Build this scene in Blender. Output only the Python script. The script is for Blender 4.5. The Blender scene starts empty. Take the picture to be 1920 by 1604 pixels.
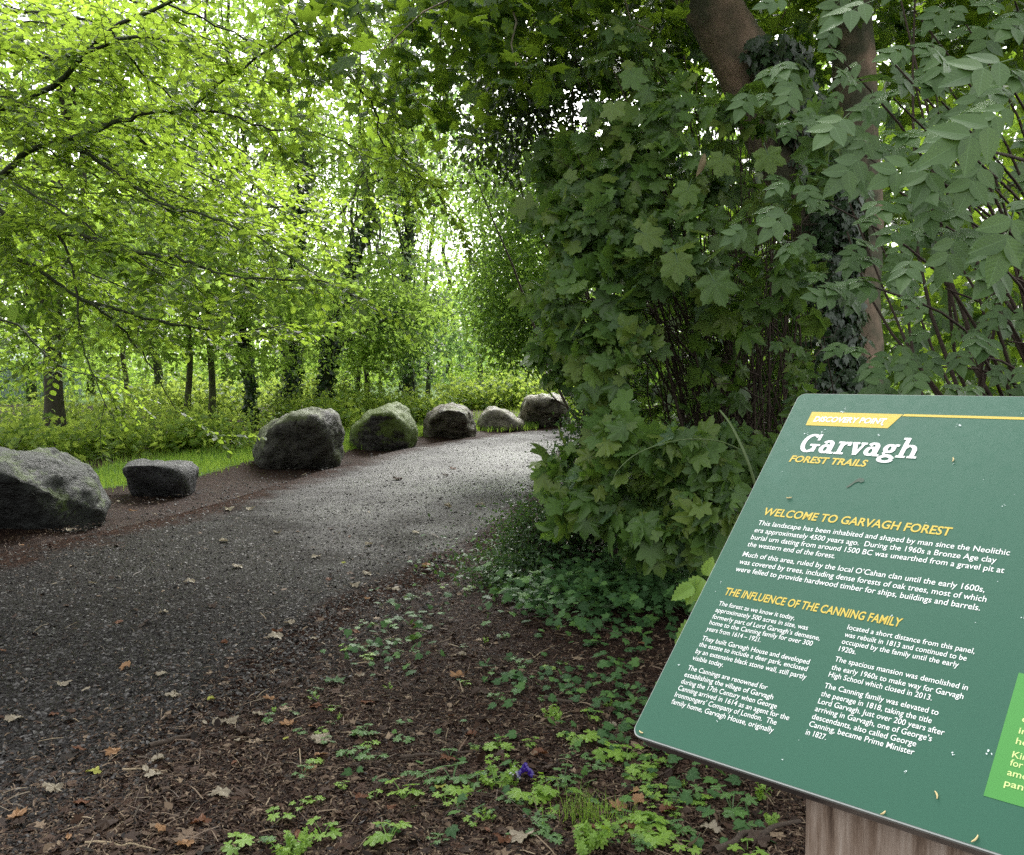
import bpy, bmesh, math, random
import numpy as np
from mathutils import Vector, noise as mn
R = math.radians
rng = np.random.default_rng(7)
random.seed(7)
scene = bpy.context.scene
col = scene.collection

# ------------------------------------------------------------------ camera, sky, sun, exposure
CAM_H, FPX, PITCH = 1.42, 1774.0, 3.0377
cd = bpy.data.cameras.new('camera'); cam = bpy.data.objects.new('camera', cd); col.objects.link(cam)
cam.location = (0, 0, CAM_H); cam.rotation_euler = (R(90 - PITCH), 0, 0)
cd.sensor_fit = 'HORIZONTAL'; cd.sensor_width = 36; cd.lens = FPX / 1920 * 36
cd.clip_start = 0.05; cd.clip_end = 3000
scene.camera = cam
SUN_EL, SUN_AZ = 48, 6          # degrees; azimuth measured from +Y towards +X
w = bpy.data.worlds.new('World'); scene.world = w; w.use_nodes = True
nt = w.node_tree; nt.nodes.clear()
sky = nt.nodes.new('ShaderNodeTexSky'); sky.sky_type = 'NISHITA'; sky.sun_disc = False
sky.sun_elevation = R(SUN_EL); sky.sun_rotation = R(SUN_AZ); sky.air_density = 1.5; sky.dust_density = 4; sky.ozone_density = 1
hs = nt.nodes.new('ShaderNodeHueSaturation'); hs.inputs['Saturation'].default_value = 0.08
bg = nt.nodes.new('ShaderNodeBackground'); bg.inputs['Strength'].default_value = 0.15
ow = nt.nodes.new('ShaderNodeOutputWorld')
nt.links.new(sky.outputs[0], hs.inputs['Color']); nt.links.new(hs.outputs[0], bg.inputs['Color']); nt.links.new(bg.outputs[0], ow.inputs[0])
sl = bpy.data.lights.new('sun', 'SUN'); sl.energy = 1.5; sl.angle = R(30); sl.color = (1, .96, .9)
so = bpy.data.objects.new('sun', sl); col.objects.link(so)
az = R(SUN_AZ)
sd = Vector((math.sin(az) * math.cos(R(SUN_EL)), math.cos(az) * math.cos(R(SUN_EL)), math.sin(R(SUN_EL))))
so.rotation_euler = (-sd).to_track_quat('-Z', 'Y').to_euler(); so.location = (0, 0, 30)
vs = scene.view_settings
vs.view_transform = 'Standard'; vs.look = 'None'; vs.exposure = 1.75; vs.gamma = 1
scene.render.engine = 'CYCLES'
cy = scene.cycles
cy.max_bounces = 8; cy.diffuse_bounces = 4; cy.glossy_bounces = 2; cy.transmission_bounces = 6; cy.transparent_max_bounces = 4
cy.use_denoising = False
try:
    cy.denoiser = 'OPENIMAGEDENOISE'; cy.denoising_input_passes = 'RGB_ALBEDO_NORMAL'
except Exception: pass
cy.caustics_reflective = False; cy.caustics_refractive = False
cy.sample_clamp_indirect = 6

# ------------------------------------------------------------------ helpers
def tag(o, label=None, cat=None, group=None, kind=None):
    if label: o['label'] = label
    if cat: o['category'] = cat
    if group: o['group'] = group
    if kind: o['kind'] = kind
    return o
def empty(name, loc=(0, 0, 0)):
    o = bpy.data.objects.new(name, None); o.location = loc; o.empty_display_size = .1
    col.objects.link(o); return o
def link(name, me, parent=None, loc=None):
    o = bpy.data.objects.new(name, me); col.objects.link(o)
    if parent: o.parent = parent
    if loc is not None: o.location = loc
    return o
class MB:
    """collects vertices, faces of any size, uv and material slots, then becomes one mesh"""
    def __init__(s): s.V = []; s.F = []; s.n = 0
    def add(s, V, faces, uv=None, mi=0):
        V = np.asarray(V, float).reshape(-1, 3)
        for f in (faces if isinstance(faces, list) else [faces]):
            f = np.asarray(f, int)
            if len(f): s.F.append((f + s.n, mi))
        s.V.append(np.hstack([V, np.zeros((len(V), 2)) if uv is None else np.asarray(uv, float).reshape(-1, 2)])); s.n += len(V)
    def mesh(s, name, mats, origin=(0, 0, 0), smooth=False):
        me = bpy.data.meshes.new(name)
        A = np.concatenate(s.V) if s.V else np.zeros((0, 5)); V = A[:, :3] - np.asarray(origin)
        me.vertices.add(len(V)); me.vertices.foreach_set('co', V.astype('f4').ravel())
        li = np.concatenate([f.ravel() for f, m in s.F]); tot = np.concatenate([np.full(len(f), f.shape[1]) for f, m in s.F])
        mi = np.concatenate([np.full(len(f), m) for f, m in s.F])
        st = np.concatenate([[0], np.cumsum(tot)[:-1]])
        me.loops.add(len(li)); me.loops.foreach_set('vertex_index', li.astype('i4'))
        me.polygons.add(len(tot)); me.polygons.foreach_set('loop_start', st.astype('i4')); me.polygons.foreach_set('loop_total', tot.astype('i4'))
        me.polygons.foreach_set('material_index', mi.astype('i4'))
        uvl = me.uv_layers.new(name='UVMap'); uvl.data.foreach_set('uv', A[li, 3:5].astype('f4').ravel())
        me.polygons.foreach_set('use_smooth', np.full(len(tot), smooth))
        for m in (mats if isinstance(mats, (list, tuple)) else [mats]): me.materials.append(m)
        me.update(calc_edges=True); me.validate(); return me
    def obj(s, name, mats, parent=None, origin=(0, 0, 0), smooth=False):
        return link(name, s.mesh(name, mats, origin, smooth), parent, None if parent else origin)
def nrm(v):
    v = np.asarray(v, float); return v / np.maximum(np.linalg.norm(v, axis=-1, keepdims=True), 1e-9)
def hashf(*k):
    h = np.zeros_like(k[0], dtype=np.uint64)
    for i, a in enumerate(k): h = (h ^ (a.astype(np.int64).astype(np.uint64) * np.uint64([73856093, 19349663, 83492791][i]))) * np.uint64(2654435761) % np.uint64(1 << 40)
    h ^= h >> np.uint64(13); h = h * np.uint64(1274126177) % np.uint64(1 << 40); h ^= h >> np.uint64(16)
    return (h % np.uint64(65536)).astype(float) / 65535
def vnoise(*p):
    I = [np.floor(a) for a in p]; T = [a - i for a, i in zip(p, I)]; T = [t * t * (3 - 2 * t) for t in T]
    out = 0
    for c in range(2 ** len(p)):
        b = [(c >> k) & 1 for k in range(len(p))]; wgt = 1
        for t, k in zip(T, b): wgt = wgt * (t if k else 1 - t)
        out = out + wgt * hashf(*[i + k for i, k in zip(I, b)])
    return out
def fbm(*p, o=4):
    s, a, tot = 0, 1., 0
    for k in range(o): s = s + a * vnoise(*[q * 2 ** k + 17.3 * k for q in p]); tot += a; a *= .5
    return s / tot - .5
def Zb(x, y):
    y = np.asarray(y, float); t = np.clip(y - 2.5, 0, 60)
    return .025 * (t * t / (t + .6)) + 0 * np.asarray(x)
def pix(px, py, d):
    """world point on the picture ray through px, py at forward distance d along +Y"""
    p = R(PITCH); a = (px - 960) / FPX; b = -(py - 802) / FPX
    fy, fz = math.cos(p) + b * math.sin(p), -math.sin(p) + b * math.cos(p)
    return np.array([a * d / fy, d, CAM_H + fz * d / fy])
def at(px, py):
    y = 5.
    p = R(PITCH); b = -(py - 802) / FPX
    k = (-math.sin(p) + b * math.cos(p)) / (math.cos(p) + b * math.sin(p))
    for i in range(60): y = .5 * y + .5 * min(80, (CAM_H - float(Zb(0, y))) / max(1e-3, -k))
    return pix(px, py, y)

def mat(name):
    m = bpy.data.materials.new(name); m.use_nodes = True; t = m.node_tree; t.nodes.clear(); return m, t
class N:
    def __init__(s, t): s.t = t
    def __call__(s, ty, ins=None, **kw):
        n = s.t.nodes.new('ShaderNode' + ty)
        for k, v in kw.items(): setattr(n, k, v)
        for k, v in (ins or {}).items():
            if isinstance(v, bpy.types.NodeSocket): s.t.links.new(v, n.inputs[k])
            else: n.inputs[k].default_value = v
        return n
    def ramp(s, fac, stops):
        n = s.t.nodes.new('ShaderNodeValToRGB'); s.t.links.new(fac, n.inputs[0]); e = n.color_ramp.elements
        while len(e) < len(stops): e.new(.5)
        for q, (p, c) in zip(e, stops): q.position = p; q.color = (*c, 1) if len(c) == 3 else c
        return n.outputs[0]
    def mix(s, fac, a, b):
        n = s.t.nodes.new('ShaderNodeMix'); n.data_type = 'RGBA'
        for i, v in ((0, fac), (6, a), (7, b)):
            if isinstance(v, bpy.types.NodeSocket): s.t.links.new(v, n.inputs[i])
            else: n.inputs[i].default_value = v if i == 0 else (*v, 1)
        return n.outputs[2]
    def math(s, op, a, b=0.):
        n = s.t.nodes.new('ShaderNodeMath'); n.operation = op
        for i, v in ((0, a), (1, b)):
            if isinstance(v, bpy.types.NodeSocket): s.t.links.new(v, n.inputs[i])
            else: n.inputs[i].default_value = v
        return n.outputs[0]
    def out(s, sh): o = s.t.nodes.new('ShaderNodeOutputMaterial'); s.t.links.new(sh, o.inputs[0])
    def noise(s, scale, detail=4, vec=None, rough=.55):
        n = s('TexNoise', {'Scale': scale, 'Detail': detail, 'Roughness': rough})
        if vec is not None: s.t.links.new(vec, n.inputs['Vector'])
        return n.outputs['Fac']
    def obj(s): return s('TexCoord').outputs['Object']
def leaf_mat(name, cols, trans, tmix, rough=.45, spec=.4, vein=None, veincol=(.25, .35, .15), back=None, wet=None):
    m, t = mat(name); n = N(t); g = n('NewGeometry')
    c = n.ramp(g.outputs['Random Per Island'], [(i / max(1, len(cols) - 1), k) for i, k in enumerate(cols)])
    big = n.noise(1.3, 2, g.outputs['Position']); c = n.mix(n.math('MULTIPLY', big, .35), c, tuple(.55 * v for v in cols[len(cols) // 2]))
    bump = None
    if vein:
        uv = n('UVMap').outputs[0]; xy = n('SeparateXYZ', {0: uv}); x, y = xy.outputs[0], xy.outputs[1]
        if vein == 'palm':
            dm = None
            for a in (0, 50, -50, 112, -112):
                ax = (math.sin(R(a)), math.cos(R(a)), 0); pe = (math.cos(R(a)), -math.sin(R(a)), 0)
                d = n.math('ABSOLUTE', n('VectorMath', {0: uv, 1: pe}, operation='DOT_PRODUCT').outputs['Value'])
                f = n('VectorMath', {0: uv, 1: ax}, operation='DOT_PRODUCT').outputs['Value']
                d = n.math('ADD', d, n.math('MULTIPLY', n.math('LESS_THAN', f, 0.), 5.))
                dm = d if dm is None else n.math('MINIMUM', dm, d)
            r = n('VectorMath', {0: uv}, operation='LENGTH').outputs['Value']
            wv = n.math('SINE', n.math('ADD', n.math('MULTIPLY', r, 55.), n.math('MULTIPLY', dm, -60.)))
        else:
            dm = n.math('ABSOLUTE', x)
            wv = n.math('SINE', n.math('ADD', n.math('MULTIPLY', y, 50.), n.math('MULTIPLY', dm, -45.)))
        v = n.math('LESS_THAN', dm, .013 if vein == 'palm' else .010)
        c = n.mix(n.math('MULTIPLY', v, .55), c, veincol)
        c = n.mix(n.math('MULTIPLY', n.math('GREATER_THAN', wv, .9), .07), c, veincol)
        bump = n('Bump', {'Strength': .07, 'Distance': .003, 'Height': wv}).outputs[0]
    if back: c = n.mix(g.outputs['Backfacing'], c, back)
    ins = {'Base Color': c, 'Roughness': rough, 'Specular IOR Level': spec}
    if bump: ins['Normal'] = bump
    p = n('BsdfPrincipled', ins)
    tc = n.mix(.5, c, trans); tr = n('BsdfTranslucent', {'Color': n.mix(n.math('MULTIPLY', g.outputs['Random Per Island'], .35), trans, tuple(v * .6 for v in trans))})
    mx = n('MixShader', {0: tmix, 1: p.outputs[0], 2: tr.outputs[0]}); n.out(mx.outputs[0]); return m
def bark_mat(name, a, b, moss=None, scale=9, mossamt=.5, rough=.85):
    m, t = mat(name); n = N(t); ob = n.obj()
    mp = n('Mapping', {'Vector': ob, 'Scale': (1, 1, .22)})
    f = n.noise(scale * 3, 6, mp.outputs[0], .65); c = n.mix(f, a, b)
    f2 = n.noise(2.2, 4, ob)
    c = n.mix(n.ramp(f2, [(.4, (0, 0, 0)), (.65, (.5, .5, .5))]), c, tuple(.5 * (u + v) * 1.35 for u, v in zip(a, b)))
    if moss:
        c = n.mix(n.ramp(n.noise(3.1, 5, ob), [(.5 - mossamt * .4, (1, 1, 1)), (.75 - mossamt * .3, (0, 0, 0))]), c, moss)
    bp = n('Bump', {'Strength': .8, 'Distance': .02, 'Height': f})
    p = n('BsdfPrincipled', {'Base Color': c, 'Roughness': rough, 'Normal': bp.outputs[0]}); n.out(p.outputs[0]); return m
def plain(name, c, rough=.6, spec=.4, c2=None, scale=40, bump=0, metal=0):
    m, t = mat(name); n = N(t); ins = {'Base Color': (*c, 1), 'Roughness': rough, 'Specular IOR Level': spec, 'Metallic': metal}
    if c2:
        f = n.noise(scale, 5, n.obj()); ins['Base Color'] = n.mix(f, c, c2)
        if bump: ins['Normal'] = n('Bump', {'Strength': bump, 'Distance': .01, 'Height': f}).outputs[0]
    p = n('BsdfPrincipled', ins); n.out(p.outputs[0]); return m

# ------------------------------------------------------------------ ground and path materials
def soil_nodes(n, pos):
    f1 = n.noise(38, 6, pos, .7); f2 = n.noise(2.3, 4, pos); f3 = n.noise(140, 3, pos, .6)
    c = n.ramp(f1, [(.3, (.006, .004, .003)), (.5, (.026, .013, .009)), (.62, (.055, .028, .018)), (.75, (.11, .065, .042))])
    c = n.mix(n.math('MULTIPLY', f2, .5), c, (.009, .006, .005))
    return c, f1, f3
def mat_path():
    m, t = mat('wet_gravel'); n = N(t); pos = n('NewGeometry').outputs['Position']
    vo = n('TexVoronoi', {'Vector': pos, 'Scale': 52., 'Randomness': 1.}); vc = n('SeparateColor', {0: vo.outputs['Color']}).outputs[0]
    vo2 = n('TexVoronoi', {'Vector': pos, 'Scale': 120., 'Randomness': 1.}); vc2 = n('SeparateColor', {0: vo2.outputs['Color']}).outputs[0]
    g = n.ramp(vc, [(0, (.003, .003, .003)), (.5, (.0075, .007, .0068)), (.8, (.022, .020, .0195)), (1, (.11, .106, .104))])
    g2 = n.ramp(vc2, [(0, (.003, .003, .003)), (.6, (.007, .007, .0075)), (.85, (.022, .022, .023)), (1, (.09, .088, .09))])
    c = n.mix(n.ramp(n.noise(30, 2, pos), [(.4, (0, 0, 0)), (.6, (1, 1, 1))]), g, g2)
    c = n.mix(n.math('MULTIPLY', n.noise(1.1, 4, pos), .8), c, (.013, .009, .007))
    s, f1, f3 = soil_nodes(n, pos)
    e = n('Attribute', attribute_name='edge').outputs['Fac']
    mk = n.math('ADD', e, n.math('MULTIPLY', n.math('SUBTRACT', n.noise(3.5, 5, pos), .5), .9))
    mk = n.ramp(mk, [(.35, (0, 0, 0)), (.7, (1, 1, 1))])
    c = n.mix(mk, c, s)
    h = n.math('ADD', n.math('MULTIPLY', vo.outputs['Distance'], -1.), n.math('MULTIPLY', n.math('ADD', f1, vc2), .5))
    bp = n('Bump', {'Strength': .8, 'Distance': .02, 'Height': h})
    wet = n.ramp(n.noise(.9, 4, pos), [(.36, (.66, .66, .66)), (.60, (.42, .42, .42))])
    dm = n('VectorMath', {0: pos, 1: (-.75, 13.0, .3)}, operation='SUBTRACT').outputs[0]
    dm = n('VectorMath', {0: dm, 1: (.42, .16, 0)}, operation='MULTIPLY').outputs[0]
    dm = n('VectorMath', {0: dm}, operation='LENGTH').outputs['Value']
    damp = n.ramp(n.math('ADD', dm, n.math('MULTIPLY', n.math('SUBTRACT', n.noise(1.6, 5, pos), .5), 1.1)), [(.35, (1, 1, 1)), (1., (0, 0, 0))])
    rr = n.math('ADD', wet, n.math('MULTIPLY', mk, .4))
    spv = n.math('ADD', n.math('MULTIPLY', damp, .35), .04)
    p = n('BsdfPrincipled', {'Base Color': c, 'Roughness': rr, 'Specular IOR Level': spv, 'Normal': bp.outputs[0]}); n.out(p.outputs[0]); return m
def mat_ground():
    m, t = mat('forest_soil'); n = N(t); pos = n('NewGeometry').outputs['Position']
    s, f1, f3 = soil_nodes(n, pos)
    e = n('Attribute', attribute_name='grass').outputs['Fac']
    mk = n.ramp(n.math('ADD', e, n.math('MULTIPLY', n.math('SUBTRACT', n.noise(5, 5, pos), .5), .8)), [(.4, (0, 0, 0)), (.6, (1, 1, 1))])
    gr = n.ramp(n.noise(25, 5, pos), [(.3, (.03, .06, .01)), (.7, (.10, .19, .03))])
    c = n.mix(mk, s, gr)
    bp = n('Bump', {'Strength': 1., 'Distance': .025, 'Height': n.math('ADD', f1, n.math('MULTIPLY', f3, .4))})
    p = n('BsdfPrincipled', {'Base Color': c, 'Roughness': .75, 'Specular IOR Level': .12, 'Normal': bp.outputs[0]}); n.out(p.outputs[0]); return m
M = {}
M['path'] = mat_path(); M['ground'] = mat_ground()

# path edges (left / right), derived from the place: the track comes in from the lower left and bends right behind the thicket
Lp = np.array([(-6.2, -3), (-5.2, 2.), *[at(*q)[:2] for q in ((-90, 1050), (200, 985), (400, 938), (640, 866), (790, 832), (985, 806))], (4.2, 25), (10, 28)])
Rp = np.array([(-2.2, -3), (-1.25, 2.3), *[at(*q)[:2] for q in ((330, 1425), (540, 1235), (720, 1110), (940, 1010), (1040, 900), (1095, 835))], (4.8, 19.5), (10, 22)])
def resample(P, n):
    k = np.linspace(0, len(P) - 1, n); out = []
    for u in k:                                     # Catmull-Rom
        i = min(int(u), len(P) - 2); f = u - i
        p0, p1, p2, p3 = P[max(i - 1, 0)], P[i], P[i + 1], P[min(i + 2, len(P) - 1)]
        out.append(.5 * ((2 * p1) + (p2 - p0) * f + (2 * p0 - 5 * p1 + 4 * p2 - p3) * f * f + (3 * p1 - p0 - 3 * p2 + p3) * f ** 3))
    return np.array(out)
NL = 420
LL, RR = resample(Lp, NL), resample(Rp, NL)
def in_path(x, y):
    """signed inside-ness 0..1 across the path (0 or less outside)"""
    x = np.asarray(x, float); y = np.asarray(y, float); sh = x.shape; x = x.ravel(); y = y.ravel(); out = np.empty(len(x))
    C = .5 * (LL + RR); H = .5 * np.linalg.norm(LL - RR, axis=1)
    for i in range(0, len(x), 20000):
        d = np.hypot(x[i:i + 20000, None] - C[None, :, 0], y[i:i + 20000, None] - C[None, :, 1]) / H[None]
        out[i:i + 20000] = 1 - d.min(1)
    return out.reshape(sh)
def Zg(x, y):
    x = np.asarray(x, float); y = np.asarray(y, float)
    near = np.exp(-np.clip(np.hypot(x, y) - 12, 0, None) / 12)
    lump = (.09 * fbm(x * .9, y * .9, o=3) + .035 * fbm(x * 6 + 3, y * 6, o=4)) * near
    return Zb(x, y) + lump
def zpath(x, y):
    x = np.asarray(x, float); y = np.asarray(y, float)
    return Zb(x, y) + .05 * fbm(x * .9, y * .9, o=2) + .012 * fbm(x * 7, y * 7 + 9, o=3)
def ground_z(x, y):
    i = np.clip(in_path(x, y) / .12, 0, 1); return Zg(x, y) * (1 - i) + (zpath(x, y) + .004) * i
def axis(a, b, step, far):
    c = np.arange(a, b, step); g = step; l = [a]; r = [b]
    while l[-1] > -far: g *= 1.22; l.append(l[-1] - g)
    while r[-1] < far: r.append(r[-1] + (r[-1] - (r[-2] if len(r) > 1 else r[-1] - step)) * 1.22)
    return np.concatenate([l[:0:-1], c, r])
gx = axis(-7, 4, .035, 900); gy = axis(2.2, 15, .035, 900)
GX, GY = np.meshgrid(gx, gy); ip = in_path(GX, GY); big = (np.abs(GX) < 40) & (np.abs(GY) < 60)
GZ = np.where(big, Zg(GX, GY), Zb(GX, GY)) - .05 * np.clip(ip / .15, 0, 1)
nx, ny = len(gx), len(gy); idx = np.arange(nx * ny).reshape(ny, nx)
mb = MB(); mb.add(np.stack([GX, GY, GZ], -1), np.stack([idx[:-1, :-1], idx[:-1, 1:], idx[1:, 1:], idx[1:, :-1]], -1).reshape(-1, 4))
go = mb.obj('ground', M['ground'], smooth=True); tag(go, 'brown woodland soil with bits of litter, grassy beyond the boulders', 'ground', kind='structure')
# lawn lies left of the boulder row and beyond the path's outer edge
GLN = np.array([at(*q)[:2] for q in ((-200, 975), (0, 950), (170, 930), (250, 912), (390, 892), (470, 868), (560, 852), (650, 842), (700, 832), (790, 816), (900, 806), (985, 803))] + [(4.2, 26)])
def lawn_w(x, y):
    x = np.asarray(x, float); y = np.asarray(y, float)
    xl = np.interp(y, GLN[:, 1], GLN[:, 0]); return np.clip((xl - x) / .25, 0, 1) * np.clip((y - 8.3) / 1., 0, 1) * np.clip((xl - 1.9 - .02 * y - x) / -.9 + .0, .12, 1)
me = go.data; a = me.attributes.new('grass', 'FLOAT', 'POINT'); a.data.foreach_set('value', np.maximum(lawn_w(GX, GY), np.clip((GY - 26) / 4, 0, 1)).astype('f4').ravel())
nu = 90; U = np.linspace(-.06, 1.06, nu); mb = MB()
PX = LL[:, None, 0] * (1 - U) + RR[:, None, 0] * U; PY = LL[:, None, 1] * (1 - U) + RR[:, None, 1] * U
ed = np.clip(1 - np.minimum(U / .30, (1 - U) / .13), 0, 1.2)[None] + 0 * PX
PZ = zpath(PX, PY) + .004 - .10 * np.clip(.06 - np.minimum(U, 1 - U), 0, 1)[None] / .12
idx = np.arange(NL * nu).reshape(NL, nu)
mb.add(np.stack([PX, PY, PZ], -1), np.stack([idx[:-1, :-1], idx[:-1, 1:], idx[1:, 1:], idx[1:, :-1]], -1).reshape(-1, 4))
po = mb.obj('path', M['path'], smooth=True); tag(po, 'dark wet gravel path bending right behind the thicket', 'path', kind='structure')
a = po.data.attributes.new('edge', 'FLOAT', 'POINT'); a.data.foreach_set('value', ed.astype('f4').ravel())

# ------------------------------------------------------------------ leaf shapes: (V, tris, uv)
def half_leaf(outl, fold=.25, curl=.2):
    pts = [(0, 0)] + outl + [(0, 1)]; k = len(pts)
    V = []; uv = []
    for s in (1, -1):
        for (x, y) in pts: V.append((s * x, y, fold * x - curl * y * y)); uv.append((s * x, y))
    F = []
    for h in range(2):
        for i in range(1, k - 1):
            q = (h * k, h * k + i, h * k + i + 1); F.append(q if h == 0 else q[::-1])
    return np.array(V), np.array(F), np.array(uv)
def weld(L):
    V, F, uv = L; k = {}; mp = []
    W = []; U = []
    for v, u in zip(V, uv):
        key = tuple(np.round(v, 5))
        if key not in k: k[key] = len(W); W.append(v); U.append(u)
        mp.append(k[key])
    return np.array(W), np.array(mp)[F], np.array(U)
beech = weld(half_leaf([(.2, .14), (.33, .42), (.25, .75)], .22, .12))
ovate = weld(half_leaf([(.15, .08), (.25, .22), (.285, .38), (.26, .55), (.18, .73), (.07, .89)], .07, .16))
tiny = weld(half_leaf([(.28, .45)], .3, .1))
def palm(half, cup=.2, fold=.07, lobes=None, pet=.7):
    pts = half + [(-a, r) for a, r in half[-2:0:-1]]
    V = [(0, 0, 0)]; 
    for a_, r in pts:
        V.append((r * math.sin(R(a_)), r * math.cos(R(a_)), -cup * r * r + fold * math.cos(R(a_) * 7)))
    n_ = len(pts); F = [(0, i + 1, (i + 1) % n_ + 1)[::-1] for i in range(n_) if i + 1 != (n_ // 2 + 1)]
    F = [(0, (i + 1) % n_ + 1, i + 1) for i in range(n_)]
    uv = [(v[0], v[1]) for v in V]
    if pet:
        b = len(V); wd = .018
        V += [(-wd, .02, 0), (wd, .02, 0), (wd, -pet * .5, -.06), (-wd, -pet * .5, -.06), (wd, -pet, -.2), (-wd, -pet, -.2)]; uv += [(0, .3)] * 6
        F += [(b, b + 1, b + 2), (b, b + 2, b + 3), (b + 3, b + 2, b + 4), (b + 3, b + 4, b + 5)]
    return np.array(V), np.array(F), np.array(uv)
syc_h = [(0, 1.0), (7, .86), (12, .88), (17, .76), (21, .75), (27, .60), (33, .72), (38, .83), (43, .82), (50, .96), (57, .82), (63, .82), (70, .70), (79, .58), (88, .58), (97, .67), (105, .66), (113, .73), (122, .60), (134, .54), (150, .46), (166, .34), (180, .12)]
syc = palm(syc_h); syc2 = palm([(a_ * (1 if a_ < 30 else 1.03), r * (1 + .08 * math.sin(a_ * .9))) for a_, r in syc_h], .32, -.05)
syc_flat = palm(syc_h, .05, .05, pet=.8)
maple_lo = palm([(0, 1), (26, .5), (50, .92), (80, .48), (112, .62), (180, .2)], .2, .04, pet=0)
ivy = palm([(0, 1.0), (14, .68), (28, .5), (48, .72), (66, .5), (95, .56), (125, .5), (155, .42), (180, .2)], .15, .03, pet=.8)
def seedling_leaf():                                 # three notched lobes
    return palm([(0, .8), (8, 1.), (18, .95), (26, .6), (34, .5), (44, .85), (56, .98), (68, .9), (80, .6), (92, .62), (106, .85), (120, .8), (140, .45), (180, .08)], .15, .05, pet=0)
def compound(npair=2):
    V, F, U = [], [], []; k = 0
    def leaflet(base, ang, ln, dz):
        nonlocal k
        v, f, u = ovate; c, s = math.cos(ang), math.sin(ang); w_ = v * ln
        q = np.stack([base[0] + w_[:, 0] * c + w_[:, 1] * s, base[1] - w_[:, 0] * s + w_[:, 1] * c, base[2] + w_[:, 2] + dz * v[:, 1]], 1)
        V.append(q); F.append(f + k); U.append(u); k += len(q)
    for i in range(npair):
        y = .32 + .36 * i
        for sgn in (1, -1): leaflet((0, y, -.12 * y * y), sgn * R(60 - 8 * i), .66 + .07 * i, -.06)
    leaflet((0, .32 + .36 * (npair - 1) + .12, -.12), 0, .84, -.06)
    wd = .012; V.append(np.array([(-wd, 0, 0), (wd, 0, 0), (wd, .4, -.02), (-wd, .4, -.02), (wd * .7, .8, -.1), (-wd * .7, .8, -.1)]))
    F.append(np.array([(0, 1, 2), (0, 2, 3), (3, 2, 4), (3, 4, 5)]) + k); U.append(np.full((6, 2), .3))
    return np.concatenate(V), np.concatenate(F), np.concatenate(U)
elder = compound(2)
def frames(tip, nor):
    a_ = nrm(tip); s = nrm(np.cross(a_, nor)); n_ = np.cross(s, a_); return s, a_, n_
def put_leaves(mb, proto, pos, tip, nor, size, mi=0, wob=0):
    V, F, U = proto; pos = np.asarray(pos); m_ = len(pos)
    if m_ == 0: return
    s, a_, n_ = frames(tip, nor); sc = np.broadcast_to(np.asarray(size, float), (m_,))[:, None, None]
    cz = 1 + wob * (rng.random((m_, 1, 1)) * 2 - 1) * 3; wx = 1 + .25 * wob * (rng.random((m_, 1, 1)) * 2 - 1)
    P = pos[:, None] + sc * (V[None, :, 0:1] * s[:, None] * wx + V[None, :, 1:2] * a_[:, None] + V[None, :, 2:3] * cz * n_[:, None])
    fs = (F[None] + np.arange(m_)[:, None, None] * len(V)).reshape(-1, 3)
    mb.add(P.reshape(-1, 3), fs, np.broadcast_to(U[None], (m_, len(V), 2)).reshape(-1, 2), mi)
def tube(mb, pts, rad, sides=5, mi=0, wob=0):
    pts = np.asarray(pts, float); k = len(pts); rad = np.broadcast_to(np.asarray(rad, float), (k,))
    t = nrm(np.gradient(pts, axis=0)); ref = np.array([0, 0, 1.]) if abs(t[0, 2]) < .8 else np.array([1., 0, 0])
    s = nrm(np.cross(t, ref)); n_ = np.cross(s, t); an = np.arange(sides) * 2 * math.pi / sides
    rr = rad[:, None] * (1 + (wob * (rng.random((k, sides)) - .5) if wob else 0))
    P = pts[:, None] + rr[..., None] * (np.cos(an)[None, :, None] * s[:, None] + np.sin(an)[None, :, None] * n_[:, None])
    i = np.arange(k * sides).reshape(k, sides); j = np.roll(i, -1, 1)
    mb.add(P.reshape(-1, 3), np.stack([i[:-1], j[:-1], j[1:], i[1:]], -1).reshape(-1, 4), None, mi)
def bend(a_, b_, n_=6, amp=.1, sag=0):
    a_, b_ = np.asarray(a_, float), np.asarray(b_, float); t = np.linspace(0, 1, n_)[:, None]; L = np.linalg.norm(b_ - a_)
    p = a_ + (b_ - a_) * t; off = (rng.random((n_, 3)) - .5) * 2 * amp * L * np.sin(t * math.pi); p = p + off
    p[:, 2] += sag * L * (np.sin(t[:, 0] * math.pi)); return p
def smooth_line(P, n_):
    return resample(np.asarray(P, float), n_)
def rdir(m_): return nrm(rng.normal(size=(m_, 3)))

# ------------------------------------------------------------------ foliage materials
M['beech'] = leaf_mat('beech_leaf', [(.035, .080, .012), (.055, .11, .016), (.08, .14, .022), (.045, .09, .018)], (.37, .54, .055), .58, .38, .35)
M['beech_far'] = leaf_mat('woodland_leaf', [(.055, .11, .016), (.08, .14, .022), (.12, .18, .04), (.06, .11, .03)], (.42, .62, .10), .58, .5, .3)
M['ash_far'] = leaf_mat('ash_leaf', [(.05, .10, .035), (.075, .14, .05), (.06, .12, .04)], (.30, .50, .14), .45, .4, .4)
M['syc'] = leaf_mat('sycamore_leaf', [(.054, .114, .026), (.066, .136, .031), (.082, .162, .035), (.14, .20, .034), (.058, .120, .030), (.036, .084, .022)], (.24, .42, .05), .3, .45, .35, 'palm', (.10, .18, .07), back=(.08, .14, .07))
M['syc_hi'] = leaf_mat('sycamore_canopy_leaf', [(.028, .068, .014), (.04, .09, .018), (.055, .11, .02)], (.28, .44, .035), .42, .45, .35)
M['elder'] = leaf_mat('elder_leaf', [(.060, .118, .038), (.074, .142, .047), (.096, .172, .056), (.048, .10, .032)], (.20, .36, .06), .18, .42, .35, 'pinn', (.15, .25, .12), back=(.12, .20, .10))
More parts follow.
